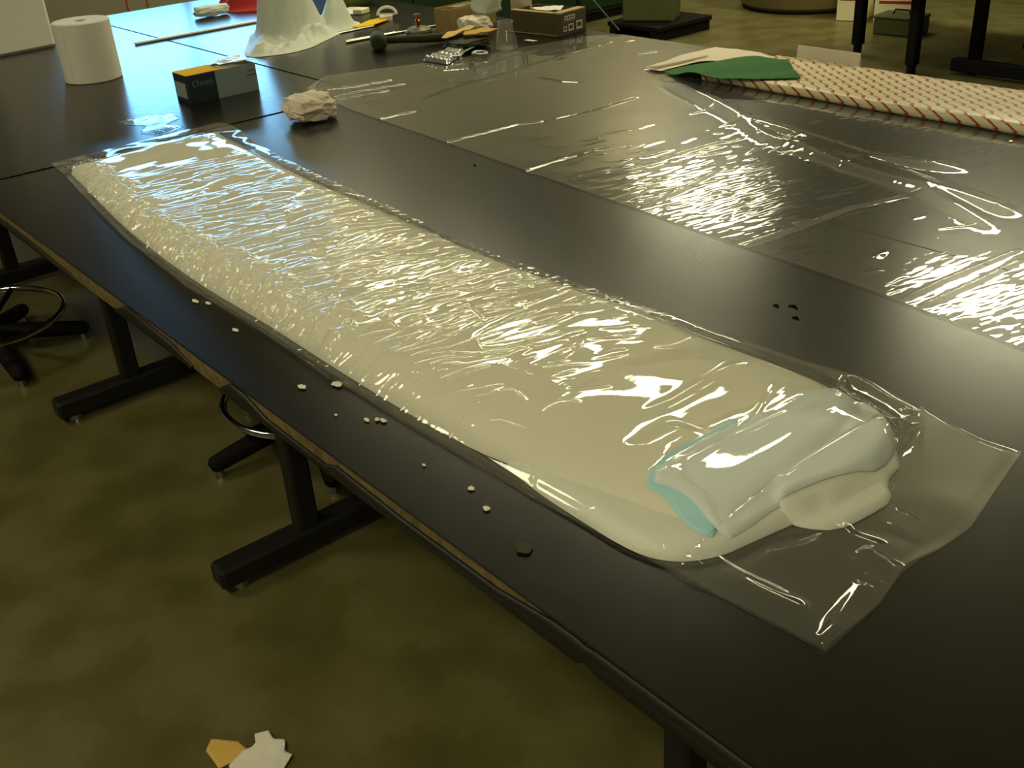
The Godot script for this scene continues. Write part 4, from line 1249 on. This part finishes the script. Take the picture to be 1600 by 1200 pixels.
# =============================================================== far things
func far_things() -> void:
	# green steel cabinets along the left wall
	for k in 3:
		var cz: float = [-5.92, -4.92, -3.92][k] - 0.25
		var o := thing("steel_cabinet", ["dark green steel cabinet against the left wall, nearest the grey-green box", "dark green steel cabinet against the left wall, in the middle of three", "dark green steel cabinet against the left wall, nearest the window"][k], "cabinet", Vector3(-6.38, 0, cz), 0.0, "green steel cabinets")
		obj("cabinet_body", box_mesh(Vector3(-0.02, 0.68, 0), Vector3(0.46, 1.24, 0.98), 0.006), M.greendark, o)
		obj("plinth", box_mesh(Vector3(-0.02, 0.03, 0), Vector3(0.42, 0.06, 0.94), 0.003), M.black, o)
		for s in [-1, 1]:
			var dr := obj("cabinet_door", box_mesh(Vector3(0.218, 0.68, s * 0.243), Vector3(0.02, 1.18, 0.478), 0.004), M.greendark, o)
			obj("handle", box_mesh(Vector3(0.235, 0.72, s * 0.05), Vector3(0.016, 0.12, 0.014), 0.003), M.metal, dr)
	var pl := thing("low_platform", "low dark platform on the floor under the grey-green locker", "platform", Vector3(-5.42, 0, -5.78), 0.0)
	obj("deck", box_mesh(Vector3(0, 0.085, 0), Vector3(0.50, 0.03, 0.56), 0.004), M.black, pl)
	for s in [-1, 1]:
		obj("runner", box_mesh(Vector3(s * 0.2, 0.035, 0), Vector3(0.06, 0.07, 0.56), 0.004), M.black, pl)
	var lk := thing("locker_box", "grey-green steel box standing on the low dark platform", "box", Vector3(-5.46, 0.10, -5.74), 0.52)
	obj("box_body", box_mesh(Vector3(0, 0.15, 0), Vector3(0.36, 0.30, 0.26), 0.006), M.greengrey, lk)
	obj("front_panel", box_mesh(Vector3(0, 0.15, 0.132), Vector3(0.34, 0.28, 0.006), 0.003), M.greengrey, lk)
	obj("latch", box_mesh(Vector3(-0.13, 0.16, 0.138), Vector3(0.012, 0.03, 0.008), 0.002), M.metal, lk)
	tag(obj("yellow_pad", box_mesh(Vector3(-5.43, 0.412, -5.73), Vector3(0.14, 0.02, 0.09), 0.003, Basis(Vector3.UP, 0.5)), M.leather), "yellow pad lying on top of the grey-green box", "pad")
	tag(obj("hanging_cord", tube_mesh([Vector3(-6.25, 1.305, -5.25), Vector3(-6.12, 1.31, -5.15), Vector3(-5.2, 1.08, -4.45), Vector3(-4.2, 0.96, -3.7), Vector3(-3.5, 0.80, -3.25), Vector3(-3.02, T + 0.012, -2.995)], 0.003, 8), M.tool), "thin dull green cord slanting down to the far corner of the clear sheet", "cord")
	# two cream cartons with a red stripe, and a grey machine
	for k in 2:
		var pos: Vector3 = [Vector3(-4.56, 0, -6.90), Vector3(-4.22, 0, -6.93)][k]
		var o := thing("striped_carton", ["narrow cream carton with a red stripe, left of the black table leg", "wide cream carton with a red stripe, between two black table legs"][k], "box", pos, 0.35, "cream cartons on the far floor")
		var w: float = [0.20, 0.30][k]
		obj("carton_body", box_mesh(Vector3(0, 0.13, 0), Vector3(w, 0.26, 0.24), 0.005), M.cream, o)
		obj("red_stripe", box_mesh(Vector3(0, 0.15, 0.1205), Vector3(w * 0.8, 0.018, 0.002), 0.0005), M.red, o)
	var gm := thing("grey_toolbox", "grey-green toolbox on the floor in front of the wide cream carton", "toolbox", Vector3(-4.0, 0, -6.60), 0.1)
	obj("toolbox_body", box_mesh(Vector3(0, 0.05, 0), Vector3(0.30, 0.10, 0.20), 0.008), M.greengrey, gm)
	obj("lid", box_mesh(Vector3(0, 0.112, 0), Vector3(0.31, 0.024, 0.21), 0.008), M.greengrey, gm)
	obj("handle", tube_mesh([Vector3(-0.06, 0.124, 0), Vector3(-0.05, 0.15, 0), Vector3(0.05, 0.15, 0), Vector3(0.06, 0.124, 0)], 0.006, 8), M.black, gm)
	# big olive drum base at the top edge
	var dm := thing("olive_tub", "wide olive tub with a dark foot ring on the far floor at the top edge", "tub", Vector3(-5.22, 0, -7.25))
	obj("tub_wall", lathe_mesh([Vector2(0, 0.02), Vector2(0.50, 0.02), Vector2(0.52, 0.04), Vector2(0.55, 0.44), Vector2(0.56, 0.45), Vector2(0.54, 0.45), Vector2(0.50, 0.05), Vector2(0, 0.05)], Vector3.ZERO, 48), mat(Color(0.40, 0.36, 0.20), 0.7), dm)
	obj("foot_ring", lathe_mesh([Vector2(0.42, 0.0), Vector2(0.50, 0.0), Vector2(0.50, 0.021), Vector2(0.42, 0.021), Vector2(0.42, 0.0)], Vector3.ZERO, 48), M.black, dm)
	# tables of the far bay: their black legs show
	far_table("black table of the far bay whose two left legs show above the wrapping paper", Vector3(-3.56, 0, -6.05), 0.0, [[-0.31, 0.13], [0.255, 0.44]], false)
	far_table("black table of the far bay with a foot bar, at the upper right corner", Vector3(-2.75, 0, -6.05), 0.0, [[-0.30, 0.22], [-0.06, -0.02]], true)
	var s := thing("stool", "far black stool with a small chrome ring by the right picture edge", "stool", Vector3(-2.80, 0, -6.55))
	for k in 5:
		var g := 0.9 + TAU * k / 5
		var d := Vector3(cos(g), 0, -sin(g))
		obj("star_leg", tube_mesh([d * 0.02 + Vector3(0, 0.085, 0), d * 0.28 + Vector3(0, 0.04, 0), d * 0.305 + Vector3(0, 0.036, 0)], [0.030, 0.023, 0.012], 12), M.black, s)
		obj("foot_glide", lathe_mesh([Vector2(0, 0.022), Vector2(0.010, 0.022), Vector2(0.014, 0.0), Vector2(0, 0)], d * 0.283, 12), M.metal, s)
	obj("column", tube_mesh([Vector3(0, 0.05, 0), Vector3(0, 0.55, 0)], 0.024, 16), M.black, s)
	obj("foot_ring", tube_mesh(ring(0.18, 0.22, 40), 0.010, 10, true), M.chrome, s)
	for k in 3:
		var g := 0.3 + TAU * k / 3
		obj("ring_spoke", tube_mesh([Vector3(0, 0.22, 0), Vector3(0.18 * cos(g), 0.22, -0.18 * sin(g))], 0.008, 8), M.black, s)
	obj("seat", lathe_mesh([Vector2(0, 0.55), Vector2(0.16, 0.55), Vector2(0.168, 0.57), Vector2(0.155, 0.60), Vector2(0, 0.602)], Vector3.ZERO, 32), M.black, s)

func far_table(label: String, at: Vector3, turn: float, legs: Array, bar: bool) -> void:
	var o := thing("far_table", label, "table", at, turn, "tables of the far bay")
	obj("tabletop", box_mesh(Vector3(0, T - 0.02, -0.05), Vector3(0.78, 0.04, 1.5), 0.003), M.table, o)
	for l in legs:
		obj("leg", box_mesh(Vector3(l[0], 0.36, l[1]), Vector3(0.06, 0.60, 0.06), 0.005), M.black, o)
		obj("foot_glide", lathe_mesh([Vector2(0, 0.062), Vector2(0.026, 0.062), Vector2(0.026, 0), Vector2(0, 0)], Vector3(l[0], 0, l[1]), 16), M.black, o)
	if bar:
		obj("foot_bar", box_mesh(Vector3(-0.05, 0.055, 0.27), Vector3(0.70, 0.07, 0.06), 0.006), M.black, o)
